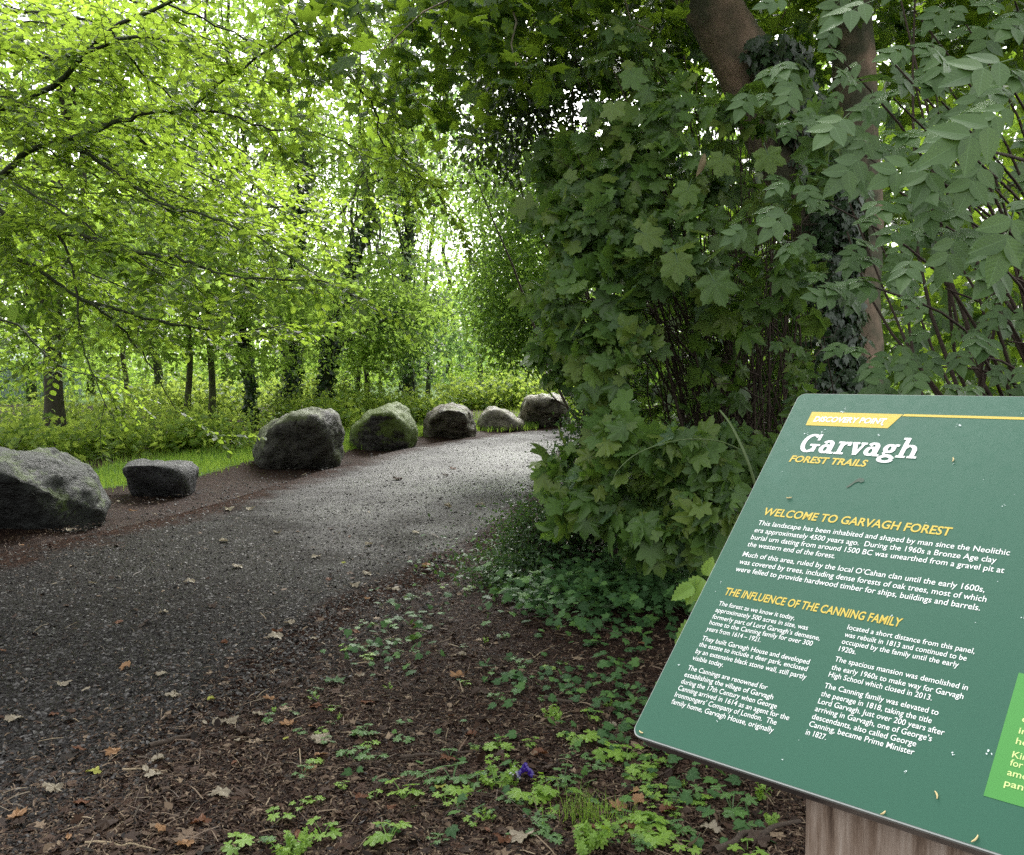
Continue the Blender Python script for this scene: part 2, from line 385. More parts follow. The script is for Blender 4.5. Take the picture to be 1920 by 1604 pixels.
M['ivy'] = leaf_mat('ivy_leaf', [(.012, .034, .012), (.018, .046, .016), (.026, .062, .02), (.034, .075, .026)], (.08, .16, .02), .12, .25, .55, 'palm', (.09, .14, .08))
M['ivy_ground'] = leaf_mat('ground_ivy_leaf', [(.022, .060, .020), (.034, .088, .028), (.05, .12, .034), (.09, .19, .04)], (.14, .26, .04), .18, .5, .16, 'palm', (.11, .18, .09))
M['holly'] = leaf_mat('holly_leaf', [(.014, .034, .012), (.022, .048, .017), (.032, .062, .02)], (.12, .20, .03), .2, .25, .5)
M['privet'] = leaf_mat('privet_leaf', [(.018, .045, .018), (.028, .062, .022), (.04, .085, .026), (.03, .06, .03)], (.12, .24, .03), .2, .45, .3)
M['yew'] = leaf_mat('hawthorn_leaf', [(.04, .092, .018), (.058, .12, .024), (.085, .155, .032)], (.32, .52, .07), .46, .45, .35)
M['under'] = leaf_mat('undergrowth_leaf', [(.07, .14, .02), (.11, .19, .03), (.15, .23, .04), (.08, .15, .03)], (.48, .62, .10), .5, .5, .3)
M['seed'] = leaf_mat('seedling_leaf', [(.12, .23, .03), (.16, .29, .035), (.21, .35, .045)], (.36, .56, .05), .34, .45, .4, 'palm', (.2, .34, .1))
M['seed2'] = leaf_mat('dull_seedling_leaf', [(.05, .12, .032), (.065, .145, .036), (.085, .175, .04)], (.2, .36, .05), .25, .45, .4, 'palm', (.14, .24, .1))
M['grass'] = leaf_mat('grass_blade', [(.09, .20, .02), (.12, .26, .03), (.17, .30, .05), (.24, .32, .09)], (.36, .52, .06), .4, .5, .3)
M['bark'] = bark_mat('grey_bark', (.030, .024, .018), (.075, .060, .045), (.06, .085, .015), 8, .35)
M['moss_bark'] = bark_mat('mossy_bark', (.018, .016, .010), (.05, .045, .026), (.06, .075, .010), 8, 1.1)
M['dark_bark'] = bark_mat('dark_wet_bark', (.012, .010, .008), (.035, .029, .023), (.03, .045, .012), 10, .15)
M['red_bark'] = bark_mat('reddish_bark', (.13, .086, .060), (.52, .37, .27), (.08, .085, .05), 6, .2)
M['stem'] = bark_mat('stem_bark', (.022, .015, .010), (.075, .052, .034), None, 20)

# ------------------------------------------------------------------ boulders
def rock_mat(name, base, lichen, moss_amt, moss=(.065, .095, .012)):
    m, t = mat(name); n = N(t); ob = n.obj(); g = n('NewGeometry')
    f = n.noise(6, 8, ob, .65); f2 = n.noise(26, 6, ob, .7); f3 = n.noise(2.2, 4, ob)
    c = n.mix(n.ramp(f, [(.36, (0, 0, 0)), (.64, (1, 1, 1))]), tuple(v * .6 for v in base), tuple(v * 2.6 for v in base))
    c = n.mix(n.math('MULTIPLY', n.ramp(f2, [(.52, (0, 0, 0)), (.62, (1, 1, 1))]), .65), c, lichen)
    nz = n('SeparateXYZ', {0: g.outputs['Normal']}).outputs[2]
    mm = n.math('ADD', n.math('MULTIPLY', nz, .25), f3); mm = n.math('ADD', mm, n.math('MULTIPLY', n.math('SUBTRACT', f2, .5), .5))
    c = n.mix(n.ramp(mm, [(.98 - .5 * moss_amt, (0, 0, 0)), (min(1., 1.06 - .5 * moss_amt), (1, 1, 1))]), c, moss)
    h = n.math('ADD', f, n.math('MULTIPLY', f2, .4))
    bp = n('Bump', {'Strength': 1., 'Distance': .09, 'Height': h})
    p = n('BsdfPrincipled', {'Base Color': c, 'Roughness': n.ramp(f, [(.3, (.42, .42, .42)), (.7, (.75, .75, .75))]), 'Specular IOR Level': .45, 'Normal': bp.outputs[0]}); n.out(p.outputs[0]); return m
def boulder(outline, pbase, depth, label, m, rough=.05, smooth_n=3, front=.78, under=0., seed=1):
    """outline: silhouette in picture pixels, turned into metres at the boulder's own distance and given depth front and back"""
    c = at(*pbase); d = c[1] + depth * .4; c = np.array([c[0] * d / c[1], d, float(ground_z(np.array([c[0]]), np.array([d]))[0])])
    P = np.array([pix(px, py, d) for px, py in outline]) - c
    ctr = P.mean(0); pts = []
    for x, y, z in P:
        pts.append((x, 0, z))
        k = front; pts.append((ctr[0] + (x - ctr[0]) * k, -depth * (.5 + under * max(0, (z - ctr[2])) / max(.1, P[:, 2].max() - ctr[2]) - (under * .6 if z < ctr[2] else 0)), ctr[2] + (z - ctr[2]) * (k + .08)))
        pts.append((ctr[0] + (x - ctr[0]) * .8, depth * .5, ctr[2] + (z - ctr[2]) * .85))
    lo = P[:, 2].min()
    for x, y, z in list(P):
        if z < ctr[2]: pts.append((x * .9, 0, lo - .15))
    bm = bmesh.new()
    for p in pts: bm.verts.new(p)
    r = bmesh.ops.convex_hull(bm, input=bm.verts)
    bmesh.ops.delete(bm, geom=[v for v in bm.verts if not v.link_faces], context='VERTS')
    for it in range(7):
        es = [e for e in bm.edges if e.calc_length() > .07]
        if not es: break
        bmesh.ops.subdivide_edges(bm, edges=es, cuts=1, use_grid_fill=False)
        bmesh.ops.triangulate(bm, faces=bm.faces[:])
        if it == 2:
            for k in range(smooth_n): bmesh.ops.smooth_vert(bm, verts=bm.verts[:], factor=.5, use_axis_x=True, use_axis_y=True, use_axis_z=True)
    bm.normal_update(); o3 = Vector((seed * 7.1, seed * 3.3, seed * 1.7))
    for v in bm.verts:
        q = v.co + o3
        r1 = mn.fractal(q * 1.6, 1., 2., 5); rd = 1 - abs(mn.noise(q * 2.7)) * 2
        v.co += v.normal * (rough * (r1 * 1.6 + .9 * rd) + .5 * rough * mn.fractal(q * 8, .8, 2., 3))
    me = bpy.data.meshes.new('boulder'); bm.to_mesh(me); bm.free()
    for p in me.polygons: p.use_smooth = True
    me.materials.append(m); o = link('boulder', me, loc=c)
    return tag(o, label, 'boulder', 'boulders lining the path'), c
r_dark = rock_mat('dark_rock', (.011, .0125, .0115), (.05, .055, .05), .62, (.05, .075, .015))
r_black = rock_mat('blackish_rock', (.017, .017, .018), (.10, .10, .105), .2)
r_moss = rock_mat('mossy_rock', (.032, .030, .027), (.13, .125, .12), 1.15, (.075, .11, .014))
r_grey = rock_mat('grey_rock', (.030, .029, .024), (.125, .12, .10), .8, (.06, .075, .022))
r_brown = rock_mat('brown_rock', (.060, .052, .040), (.21, .19, .15), .5, (.07, .085, .02))
r_pale = rock_mat('pale_rock', (.10, .092, .072), (.30, .28, .22), .4, (.09, .11, .03))
boulder([(-190, 905), (-150, 862), (-60, 846), (60, 848), (98, 852), (138, 876), (160, 905), (176, 938), (188, 962), (176, 972), (60, 992), (-80, 1010), (-180, 1010)], (20, 990), 1.0, 'big angular dark boulder with a flat top, cut off by the picture edge', r_dark, .045, 0, .8, .5, 1)
boulder([(254, 871), (270, 864), (318, 862), (350, 871), (362, 882), (357, 903), (350, 915), (302, 926), (266, 928), (260, 905)], (308, 926), .5, 'small low black boulder with a ragged flat top', r_black, .03, 0, .84, .5, 2)
boulder([(480, 826), (492, 812), (540, 783), (590, 769), (622, 765), (637, 776), (639, 812), (636, 838), (620, 860), (560, 872), (492, 878), (482, 855)], (560, 876), 1.0, 'largest rounded grey boulder with a sloping back rising to the right', r_grey, .045, 2, .74, .3, 3)
boulder([(659, 812), (668, 796), (690, 776), (718, 761), (740, 759), (762, 772), (776, 795), (781, 812), (776, 828), (720, 840), (672, 846), (660, 834)], (720, 841), 1.0, 'rounded boulder with a big cushion of green moss on its right half', r_moss, .045, 2, .72, .25, 4)
boulder([(792, 800), (800, 784), (828, 763), (850, 760), (880, 766), (890, 782), (893, 808), (880, 816), (830, 822), (796, 820)], (842, 821), 1.0, 'brown boulder with a broken dark front face standing in grass', r_brown, .05, 1, .75, .4, 5)
boulder([(894, 798), (900, 776), (914, 764), (926, 762), (946, 772), (966, 786), (984, 796), (980, 804), (930, 806), (896, 806)], (936, 805), .9, 'low pale boulder tapering to a point on its right side', r_pale, .04, 2, .72, .1, 6)
boulder([(968, 792), (976, 762), (986, 747), (1010, 744), (1036, 742), (1054, 745), (1064, 770), (1066, 796), (1020, 800), (975, 797)], (1015, 799), 1.0, 'farthest boulder with a pale flat top and dark front beside the thicket', r_pale, .05, 1, .8, .6, 7)

# ------------------------------------------------------------------ trees
def clump_leaves(mb, centers, rad, per, proto, size, flat=.5, up=.8, mi=0, wob=.15):
    C = np.repeat(np.asarray(centers), per, 0); m_ = len(C)
    off = rng.normal(size=(m_, 3)) * np.asarray(rad) * .5; off[:, 2] *= flat
    nor = nrm(np.array([0, 0, 1.]) * up + rng.normal(size=(m_, 3)) * .45)
    tip = nrm(off * .8 + rng.normal(size=(m_, 3)) * .4 + np.array([0, 0, -.25]))
    put_leaves(mb, proto, C + off, tip, nor, size * (.7 + .6 * rng.random(m_)), mi, wob)
def grow_tree(name, label, x, y, h, r0, crown, nclump, per, leafsize, bark, leaf, proto, lean=(0, 0), group=None, cat='tree', clump_r=.5, limbs=9, ivym=None, fork=None, crownname='crown', bow=.018, flat=.45):
    z = float(Zb(x, y)) - .1
    root = empty(name, (x, y, z)); o_ = np.array([x, y, z])
    tp = np.array([x + lean[0], y + lean[1], z + h])
    T = bend(o_, tp, 12, bow); T[0] = o_; rad = r0 * (1 - .75 * np.linspace(0, 1, 12)); rad[0] *= 1.35
    mt = MB(); T2 = smooth_line(T, 36); tube(mt, T2, np.interp(np.linspace(0, 1, 36), np.linspace(0, 1, 12), rad), 9, 0, .12)
    if fork:
        for (h0, dx, dy, h1, rf) in fork:
            s = T2[int(35 * h0 / h)]; e = np.array([s[0] + dx, s[1] + dy, z + h1]); B = smooth_line(bend(s, e, 6, .05), 16); tube(mt, B, np.linspace(rf, rf * .4, 16), 7, 0, .1)
    # crown: clump centres inside ellipsoids (cx,cy,cz,rx,ry,rz)
    cs = []
    for (cx_, cy_, cz_, rx, ry, rz, wgt) in crown:
        k = int(nclump * wgt); d = rdir(k) * (rng.random((k, 1)) ** (1 / 2.2)); cs.append(np.array([cx_, cy_, cz_]) + d * np.array([rx, ry, rz]))
    cs = np.concatenate(cs)
    keep = vnoise(cs[:, 0] * .9 + x, cs[:, 1] * .9, cs[:, 2] * 1.1) > .30; cs = cs[keep]
    ml = MB()
    for k in range(limbs):
        s = T2[rng.integers(10, 34)]; e = cs[rng.integers(len(cs))]
        B = smooth_line(bend(s, e, 5, .10, .06), 10); tube(mt, B, np.linspace(r0 * .30, r0 * .05, 10), 5)
        for q in range(3):
            s2 = B[rng.integers(3, 9)]; e2 = cs[np.argmin(np.linalg.norm(cs - (s2 + rng.normal(size=3) * .9), axis=1))]
            tube(mt, bend(s2, e2, 5, .1), np.linspace(r0 * .09, .004, 5), 4)
    clump_leaves(ml, cs, clump_r, per, proto, leafsize, flat)
    mt.obj('trunk', bark, root, o_, True); ml.obj(crownname, leaf, root, o_)
    if ivym:
        (z0, z1, k, th) = ivym; mi_ = MB(); hh = rng.uniform(z0, z1, k); ii = np.clip((hh / h * 35).astype(int), 0, 35)
        an = rng.random(k) * 2 * math.pi; nn_ = np.stack([np.cos(an), np.sin(an), .25 * np.ones(k)], 1)
        p = T2[ii] + nn_ * (np.interp(ii, range(36), np.interp(np.linspace(0, 1, 36), np.linspace(0, 1, 12), rad))[:, None] + th * rng.random((k, 1))); p[:, 2] = z + hh
        put_leaves(mi_, ivy, p, nrm(np.stack([rng.normal(size=k) * .5, rng.normal(size=k) * .5, -np.ones(k)], 1)), nn_ + rng.normal(size=(k, 3)) * .35, .05 + .05 * rng.random(k), 0, .2)
        mi_.obj('ivy', M['ivy'], root, o_)
    tag(root, label, cat, group); return root
BT = 'trees behind the boulder row'
def px2(px, d): return (px - 960) / FPX * d
# px at trunk, distance, height, radius, label, bark, ivy, lean
trees = [
 (103, 14.5, 10, .15, 'mossy forked tree trunk behind the big angular boulder', 'moss_bark', None, .3, [(2.1, -1.1, .2, 5.0, .09), (2.4, .9, .3, 6, .08)]),
 (346, 17, 9, .075, 'slender bare grey tree standing nearest to the low black boulder', 'bark', None, .2, None),
 (392, 17.5, 9, .085, 'slender tree with one crooked side branch right of the thin grey one', 'bark', None, .15, [(2.2, -.9, .1, 2.6, .03), (2.0, .6, .1, 3.2, .03)]),
 (470, 18.5, 10, .10, 'ivy wrapped tree left of the largest rounded boulder', 'dark_bark', (.2, 5.5, 900, .10), -.4, None),
 (540, 20, 11, .17, 'thick ivy covered tree right behind the largest rounded boulder', 'dark_bark', (.2, 6, 1700, .16), .3, None),
 (596, 20.5, 8, .15, 'ivy covered tree leaning to the right over the largest boulder', 'dark_bark', (.2, 5, 1300, .14), 1.9, [(1.6, 1.6, .2, 2.6, .05)]),
 (669, 23, 11, .075, 'dark straight tree, first of the close pair behind the mossy boulder', 'dark_bark', None, .1, None),
 (690, 23.5, 11, .085, 'dark straight tree, second of the close pair behind the mossy boulder', 'dark_bark', None, -.1, None),
 (714, 27, 9, .05, 'thinnest dark pole like tree between the mossy boulder and the pair', 'dark_bark', None, .1, None),
 (768, 24, 13, .19, 'tall dark tree with ivy rising behind the gap right of the mossy boulder', 'dark_bark', (.3, 9, 1500, .14), -.1, [(5, 1.2, .3, 10, .07)]),
 (800, 29, 11, .09, 'thin dark tree seen above the brown boulder', 'dark_bark', None, .2, None),
 (-40, 17, 10, .16, 'mossy tree at the picture edge leaning behind the big boulder', 'moss_bark', None, -.6, None),
 (235, 24, 9, .09, 'thin grey tree deep in the bright wood above the low black boulder', 'bark', None, .3, None),
 (900, 31, 11, .12, 'dark tree far behind the pale pointed boulder', 'dark_bark', None, 0, None),
]
for i, (p_, d, h, r0, lab, bk, iv, ln, fk) in enumerate(trees):
    x = px2(p_, d)
    cr = [(x + ln * .6, d + .3, h * .62, 2.2, 1.9, h * .27, .55), (x + ln * .3, d - 1.5, 2.9, 2.3, 1.1, 1.6, .42), (x + ln, d, h * .85, 1.6, 1.5, h * .16, .15)]
    kind = 'ash_far' if i in (9, 10) else 'beech_far'
    grow_tree('broadleaf_tree', lab, x, d, h, r0 * (1 if i == 0 else .8), cr, 120, 46, .105, M[bk], M[kind], maple_lo if i % 3 == 0 else tiny, (ln, 0), BT, ivym=iv, fork=fk, clump_r=.62)
BACK = ['far pale green tree mostly beyond the left picture edge', 'far pale green tree just left of the mossy forked trunk', 'far pale green tree between the mossy trunk and the thin grey tree', 'far pale green tree left of the slender bare tree', 'far pale green tree right of the crooked branched tree', 'far pale green tree behind the thick ivy covered tree', 'far pale green tree behind the gap left of the close dark pair', 'far pale green tree above the gap between the brown and pale boulders', 'far pale green tree above the farthest boulder', 'far leafy tree just beyond the left edge of the thicket', 'leafy tree glimpsed through the left part of the thicket', 'leafy tree glimpsed through the hollow of thin stems', 'leafy tree behind the leaning reddish trunk', 'leafy tree right behind the upright reddish trunk', 'leafy tree behind the elder near the right picture edge', 'leafy tree cut off by the right picture edge behind the elder']
# deeper rank of the wood
for i, (p_, d, h) in enumerate([(-150, 24, 12), (60, 30, 11), (170, 34, 13), (300, 29, 10), (420, 33, 11), (560, 36, 10), (650, 38, 11), (840, 44, 14), (960, 46, 14), (1120, 36, 12), (1260, 24, 9), (1350, 20, 10), (1500, 19, 11), (1700, 17, 10), (1880, 15, 9), (2050, 14, 9)]):
    x = px2(p_, d); rx = 2.8
    cr = [(x, d, h * .55, rx, 2.2, h * .40, .7), (x, d - .5, 1.9, rx, 2, 1.6, .3)]
    side = 'left of the wood behind the boulders' if p_ < 500 else ('beyond the bend of the path' if p_ < 1100 else 'behind the thicket and the sign')
    grow_tree('background_tree', BACK[i], x, d, h, .14, cr, 150, 44, .15, M['dark_bark' if i % 2 else 'bark'], M['beech_far'] if p_ < 1100 else M['yew'], tiny, (.2 * (i % 3 - 1), 0), 'trees deep in the wood', clump_r=.75, limbs=7)
BUSH = ['low bush of bright leaves behind the middle of the big angular boulder', 'wide bright bush just right of the mossy forked trunk', 'small bright bush in the gap between the first two boulders', 'broad bright bush behind the left end of the low black boulder', 'small bright bush behind the right end of the low black boulder', 'narrow bright bush in the gap between the low black and the largest boulder', 'bright bush farther back at the foot of the ivy wrapped tree', 'bright bush behind the left half of the largest boulder', 'low bright bush behind the right end of the largest boulder', 'bright bush in the gap left of the moss cushioned boulder', 'bright bush behind the left half of the moss cushioned boulder', 'bright bush behind the right half of the moss cushioned boulder', 'small bright bush in the gap between the mossy and the brown boulder', 'bright bush behind the brown boulder', 'bright bush behind the pale pointed boulder', 'bright bush in the gap left of the farthest boulder', 'bright bush behind the farthest boulder at the thicket edge', 'bright bush farther back beside the mossy forked trunk', 'bright bush farther back between the slender and the crooked tree', 'tallest bright bush, far back between two ivy covered trees']
# undergrowth shrubs between the boulders and the wood
for i, (p_, d, hh, rr_) in enumerate([(30, 12.8, .9, .9), (140, 15, 1.2, 1.1), (205, 13.6, .75, .7), (270, 16.5, 1.5, 1.2), (340, 14.6, .8, .8), (425, 14.8, 1.0, .7), (455, 17.5, 1.5, 1.2), (525, 19, 1.3, 1.1), (610, 18.5, .9, .8), (640, 21, 1.5, 1.2), (700, 20.5, 1.1, 1.0), (750, 22, 1.1, 1.0), (790, 20.5, .9, .7), (835, 25, 1.5, 1.4), (900, 26, 1.4, 1.4), (960, 27, 1.6, 1.4), (1040, 26, 1.8, 1.5), (90, 19, 1.0, 1.0), (370, 21, 1.8, 1.5), (560, 25, 2.0, 1.6)]):
    if i % 7 == 6: continue
    d += .15; x = px2(p_, d); z = float(Zb(x, d)); root = empty('bush', (x, d, z)); ms, ml = MB(), MB()
    hh *= .52
    for k in range(9):
        e = np.array([x, d, z]) + rdir(1)[0] * np.array([rr_ * .7, rr_ * .6, 0]) + np.array([0, 0, hh * (.6 + .4 * rng.random())]); tube(ms, bend((x + rng.normal() * .1, d, z), e, 5, .1), np.linspace(.014, .004, 5), 4)
    k = int(42 * rr_ * rr_ + 18); c = rdir(k) * rng.random((k, 1)) ** .4; c = np.array([x, d, z + hh * .45]) + c * np.array([rr_, rr_ * .8, hh * .58])
    clump_leaves(ml, c, .42, 26, tiny if i % 2 else maple_lo, .085 if i % 2 else .08, .8)
    ms.obj('stem', M['stem'], root, (x, d, z)); ml.obj('foliage', M['under'], root, (x, d, z))
    tag(root, BUSH[i], 'bush', 'bushes behind the boulder row')

# far wood: a continuous mass of leaves closing the view
mb = MB(); k = 3000; an = rng.uniform(R(-52), R(52), k); dist = rng.uniform(44, 62, k)
c = np.stack([np.sin(an) * dist, np.cos(an) * dist, 1.2 + rng.random(k) ** 1.4 * (7.5 + 3 * np.sin(an * 9))], 1)
clump_leaves(mb, c, 1.5, 26, tiny, .34, .7)
o = mb.obj('far_wood', M['beech_far']); tag(o, 'continuous pale green mass of distant woodland foliage', 'woodland', kind='stuff')

# ------------------------------------------------------------------ pale shed far behind the trees at the left
x0, d0 = px2(-40, 32), 32; z0 = float(Zb(x0, d0)); sh = empty('shed', (x0 + 1.2, d0, z0)); m1 = MB()
for k in range(26):
    xa = x0 + k * .1; m1.add([(xa, d0, z0), (xa + .05, d0 - .03, z0), (xa + .1, d0, z0), (xa + .1, d0, z0 + 1.25), (xa + .05, d0 - .03, z0 + 1.25), (xa, d0, z0 + 1.25)], np.array([(0, 1, 4, 5), (1, 2, 3, 4)]))
m1.add([(x0, d0 + 2, z0), (x0 + 2.6, d0 + 2, z0), (x0 + 2.6, d0 + 2, z0 + 1.25), (x0, d0 + 2, z0 + 1.25), (x0, d0 + .002, z0), (x0, d0 + .002, z0 + 1.25), (x0 + 2.6, d0 + .002, z0), (x0 + 2.6, d0 + .002, z0 + 1.25)], np.array([(0, 1, 2, 3), (0, 3, 5, 4), (1, 6, 7, 2)]))
m1.obj('wall', plain('pale_cladding', (.24, .31, .30), .5, .4), sh, (x0 + 1.2, d0, z0))
m2 = MB(); m2.add([(x0 - .1, d0 - .1, z0 + 1.26), (x0 + 2.7, d0 - .1, z0 + 1.26), (x0 + 2.7, d0 + 1, z0 + 1.6), (x0 - .1, d0 + 1, z0 + 1.6), (x0 + 2.7, d0 + 2.1, z0 + 1.26), (x0 - .1, d0 + 2.1, z0 + 1.26)], np.array([(0, 1, 2, 3), (3, 2, 4, 5)]))
m2.obj('roof', plain('pale_roof', (.35, .4, .42), .5), sh, (x0 + 1.2, d0, z0)); tag(sh, 'pale blue ribbed shed glimpsed through leaves beside the mossy trunk', 'shed')

# ------------------------------------------------------------------ beech whose branches hang in from the left
root = empty('beech_tree', (-6.4, 7.2, 0)); OB = (-6.4, 7.2, 0)
mt, mbr, mlf = MB(), MB(), MB()
T = smooth_line([(-6.4, 7.2, -.1), (-6.38, 7.2, 1), (-6.3, 7.15, 3), (-6.2, 7.1, 6), (-6.1, 7.2, 9)], 30); tube(mt, T, np.linspace(.36, .12, 30), 12, 0, .06)
leafP, leafT, leafN, leafS = [], [], [], []
def twig(s, dr, ln, r0):
    n_ = 7; P = [np.array(s)]; dr = nrm(dr)
    for k in range(n_ - 1):
        dr = nrm(dr + rng.normal(size=3) * .13 + np.array([0, 0, -.035])); P.append(P[-1] + dr * ln / (n_ - 1))
    P = np.array(P); tube(mbr, P, np.linspace(r0, .0012, n_), 3)
    step = .029; m_ = int(ln / step); t = (np.arange(m_) + .5) / m_; q = np.stack([np.interp(t * (n_ - 1), range(n_), P[:, i]) for i in range(3)], 1)
    dd = nrm(P[-1] - P[0]); sidev = nrm(np.cross(dd, [0, 0, 1.])); sg = np.where(np.arange(m_) % 2 == 0, 1, -1)[:, None]
    tip = nrm(dd * .55 + sidev * sg * .8 + rng.normal(size=(m_, 3)) * .22 + np.array([0, 0, -.12]))
    nor = nrm(np.array([0, 0, 1.]) + rng.normal(size=(m_, 3)) * .42)
    leafP.append(q); leafT.append(tip); leafN.append(nor); leafS.append(.040 + .028 * rng.random(m_))
    return P
def limb(P, r0, r1, dens=1., n_=None):
    P = smooth_line(P, n_ or max(12, 4 * len(P))); P = P + rng.normal(size=P.shape) * .006
    tube(mbr, P, np.linspace(r0, r1, len(P)), 5)
    L = np.linalg.norm(np.diff(P, axis=0), axis=1).sum(); k = int(L * 10.5 * dens)
    for i in range(k):
        u = (i + rng.random()) / k; j = min(int(u * (len(P) - 1)), len(P) - 2); s = P[j] + (P[j + 1] - P[j]) * (u * (len(P) - 1) - j)
        dd = nrm(P[j + 1] - P[j]); sidev = nrm(np.cross(dd, [0, 0, 1.])); sg = 1 if i % 2 else -1
        dr = dd * .65 + sidev * sg * (.55 + .5 * rng.random()) + np.array([0, 0, rng.normal() * .22 - .08])
        ln = (.35 + .55 * rng.random()) * (1.15 - .5 * u); Q = twig(s, dr, ln, .0035)
        if rng.random() < .6:
            for g_ in range(2): twig(Q[rng.integers(1, 5)], nrm(Q[-1] - Q[0]) + rng.normal(size=3) * .5 * np.array([1, 1, .5]), ln * .6, .002)
def pl(pts, d0, d1): return [pix(p, q, d0 + (d1 - d0) * i / (len(pts) - 1)) for i, (p, q) in enumerate(pts)]
main = [
 ([(-420, 330), (-80, 240), (0, 205), (60, 182), (120, 150), (160, 100), (210, 55), (330, 0), (450, -50)], 6.9, 6.0, .030, .009),
 ([(-420, 130), (-40, 95), (60, 102), (130, 108), (220, 75), (300, 72), (400, 110)], 7.0, 5.6, .026, .006),
 ([(-420, 480), (-60, 375), (0, 335), (50, 285), (120, 265), (175, 245), (235, 222), (300, 210), (350, 205), (400, 165), (450, 130), (560, 60)], 7.0, 5.8, .030, .006),
 ([(120, 265), (190, 305), (250, 350), (310, 382), (400, 410), (470, 440), (600, 520)], 6.7, 5.6, .016, .004),
 ([(350, 205), (430, 215), (500, 240), (600, 250), (700, 300)], 6.2, 5.8, .010, .003),
 ([(-420, 430), (-50, 375), (0, 395), (60, 425), (110, 437), (205, 462), (330, 500)], 7.0, 6.2, .022, .004),
 ([(150, 440), (230, 465), (290, 480), (350, 488), (400, 510), (480, 525), (600, 527), (680, 560)], 6.3, 5.6, .014, .004),
 ([(-420, 500), (-30, 455), (20, 480), (80, 510), (150, 560), (250, 590), (330, 610), (450, 622), (540, 608)], 7.0, 6.4, .022, .004),
 ([(80, 425), (118, 455), (135, 500), (145, 560), (148, 620), (165, 680), (190, 740), (216, 792)], 6.6, 6.3, .012, .003),
 ([(150, 560), (200, 590), (240, 630), (290, 700), (330, 770)], 6.6, 6.8, .012, .003),
 ([(500, -40), (540, 30), (600, 80), (660, 150), (700, 200), (720, 270), (800, 340), (860, 410)], 6.2, 6.6, .012, .003),
 ([(210, 55), (260, 130), (330, 190), (420, 300), (520, 380)], 6.2, 6.9, .010, .003),
 ([(-300, 0), (0, 20), (120, 30), (260, 60), (380, 130), (470, 230)], 8.0, 7.4, .02, .004),
 ([(-300, 560), (0, 600), (60, 640), (120, 690), (230, 720)], 8.5, 8.0, .014, .003),
]
for P, a_, b_, r0, r1 in main: limb(pl(P, a_, b_), r0, r1, .9 if P[-1][1] < 640 else .38)
for k in range(34):                                    # thinner boughs sloping down to the right, in depth
    px0 = rng.uniform(-350, 430); py0 = rng.uniform(-120, 400); d0 = rng.uniform(6.0, 10.5); ln = rng.uniform(280, 560) * 7 / d0; sl_ = rng.uniform(.15, .62)
    if px0 + ln > 780 and py0 < 260: continue
    P = [(px0 + ln * t, py0 + ln * sl_ * t + 30 * math.sin(3 * t + k)) for t in np.linspace(0, 1, 6)]
    limb(pl(P, d0, d0 + rng.uniform(-1, .6)), .010, .003, .72)
put_leaves(mlf, beech, np.concatenate(leafP), np.concatenate(leafT), np.concatenate(leafN), np.concatenate(leafS), 0, .25)
mt.obj('trunk', M['bark'], root, OB, True); mbr.obj('branches', M['dark_bark'], root, OB, True); mlf.obj('crown', M['beech'], root, OB)
tag(root, 'beech with drooping layered branches of bright leaves hanging over the boulders', 'tree')
print('beech leaves', sum(len(p) for p in leafP))

# ------------------------------------------------------------------ old tree with reddish bark in the thicket
OT = np.array([2.78, 7.6, -.05]); root = empty('sycamore_tree', OT); mt = MB()
def tr(pts, rad, sides=14, n_=40): tube(mt, smooth_line(pts, n_), np.interp(np.linspace(0, 1, n_), np.linspace(0, 1, len(rad)), rad), sides, 0, .10)
d = 7.6
tr([OT, pix(1612, 700, d), pix(1606, 560, d), pix(1612, 430, d), pix(1606, 250, d), pix(1600, 90, d), pix(1585, -80, d), pix(1600, -500, d)], [.24, .185, .18, .18, .165, .165, .16, .10])
tr([pix(1590, 640, d), pix(1530, 430, d - .1), pix(1450, 260, d - .25), pix(1395, 120, d - .4), pix(1345, 30, d - .5), pix(1300, -50, d - .6), pix(1240, -300, d - .9), pix(1150, -600, d - 1.4)], [.15, .19, .21, .22, .21, .18, .14, .08])
mc = MB(); cs = []
for b in [((1240, -300, d - 1), (500, -150, 6.6)), ((1240, -300, d - 1), (760, -120, 7.2)), ((1300, -120, d - .6), (900, -60, 6.4)), ((1600, -300, d), (1500, -250, 5.5)), ((1240, -300, d - 1), (1050, -200, 5.2)), ((1600, -400, d), (1800, -300, 6.5))]:
    B = smooth_line(bend(pix(*b[0]), pix(*b[1]), 7, .06, .05), 20); tube(mt, B, np.linspace(.06, .012, 20), 6)
    for q in range(6):
        s = B[rng.integers(8, 20)]; e = s + np.array([rng.normal() * .7, rng.normal() * .6, -.2 - .9 * rng.random()]); W_ = bend(s, e, 6, .08); tube(mt, W_, np.linspace(.012, .003, 6), 4); cs.append(W_)
mt.obj('trunk', M['red_bark'], root, OT, True)
for (p0, q0, p1, q1, dd) in [(520, -60, 600, 130, 6.0), (600, -60, 680, 200, 6.2), (690, -80, 700, 150, 6.0), (760, -60, 760, 210, 6.3), (820, -60, 840, 250, 6.6), (900, -60, 880, 170, 6.2), (640, -50, 780, 240, 6.8), (960, -50, 950, 60, 6.5), (1060, -60, 1060, 70, 6.2), (840, -80, 910, 120, 7.4), (900, -80, 960, 250, 7.8), (720, -80, 760, 330, 7.6), (660, -80, 640, 90, 7.2)]:
    for g_ in range(1 if p0 < 720 else 2):
        W_ = bend(pix(p0 + 25 * g_, q0, dd), pix(p1 + rng.normal() * 40, q1 - 20 * g_ + rng.normal() * 20, dd + .1), 8, .05); tube(mc, W_, np.linspace(.006, .002, 8), 3, 1); cs.append(W_)
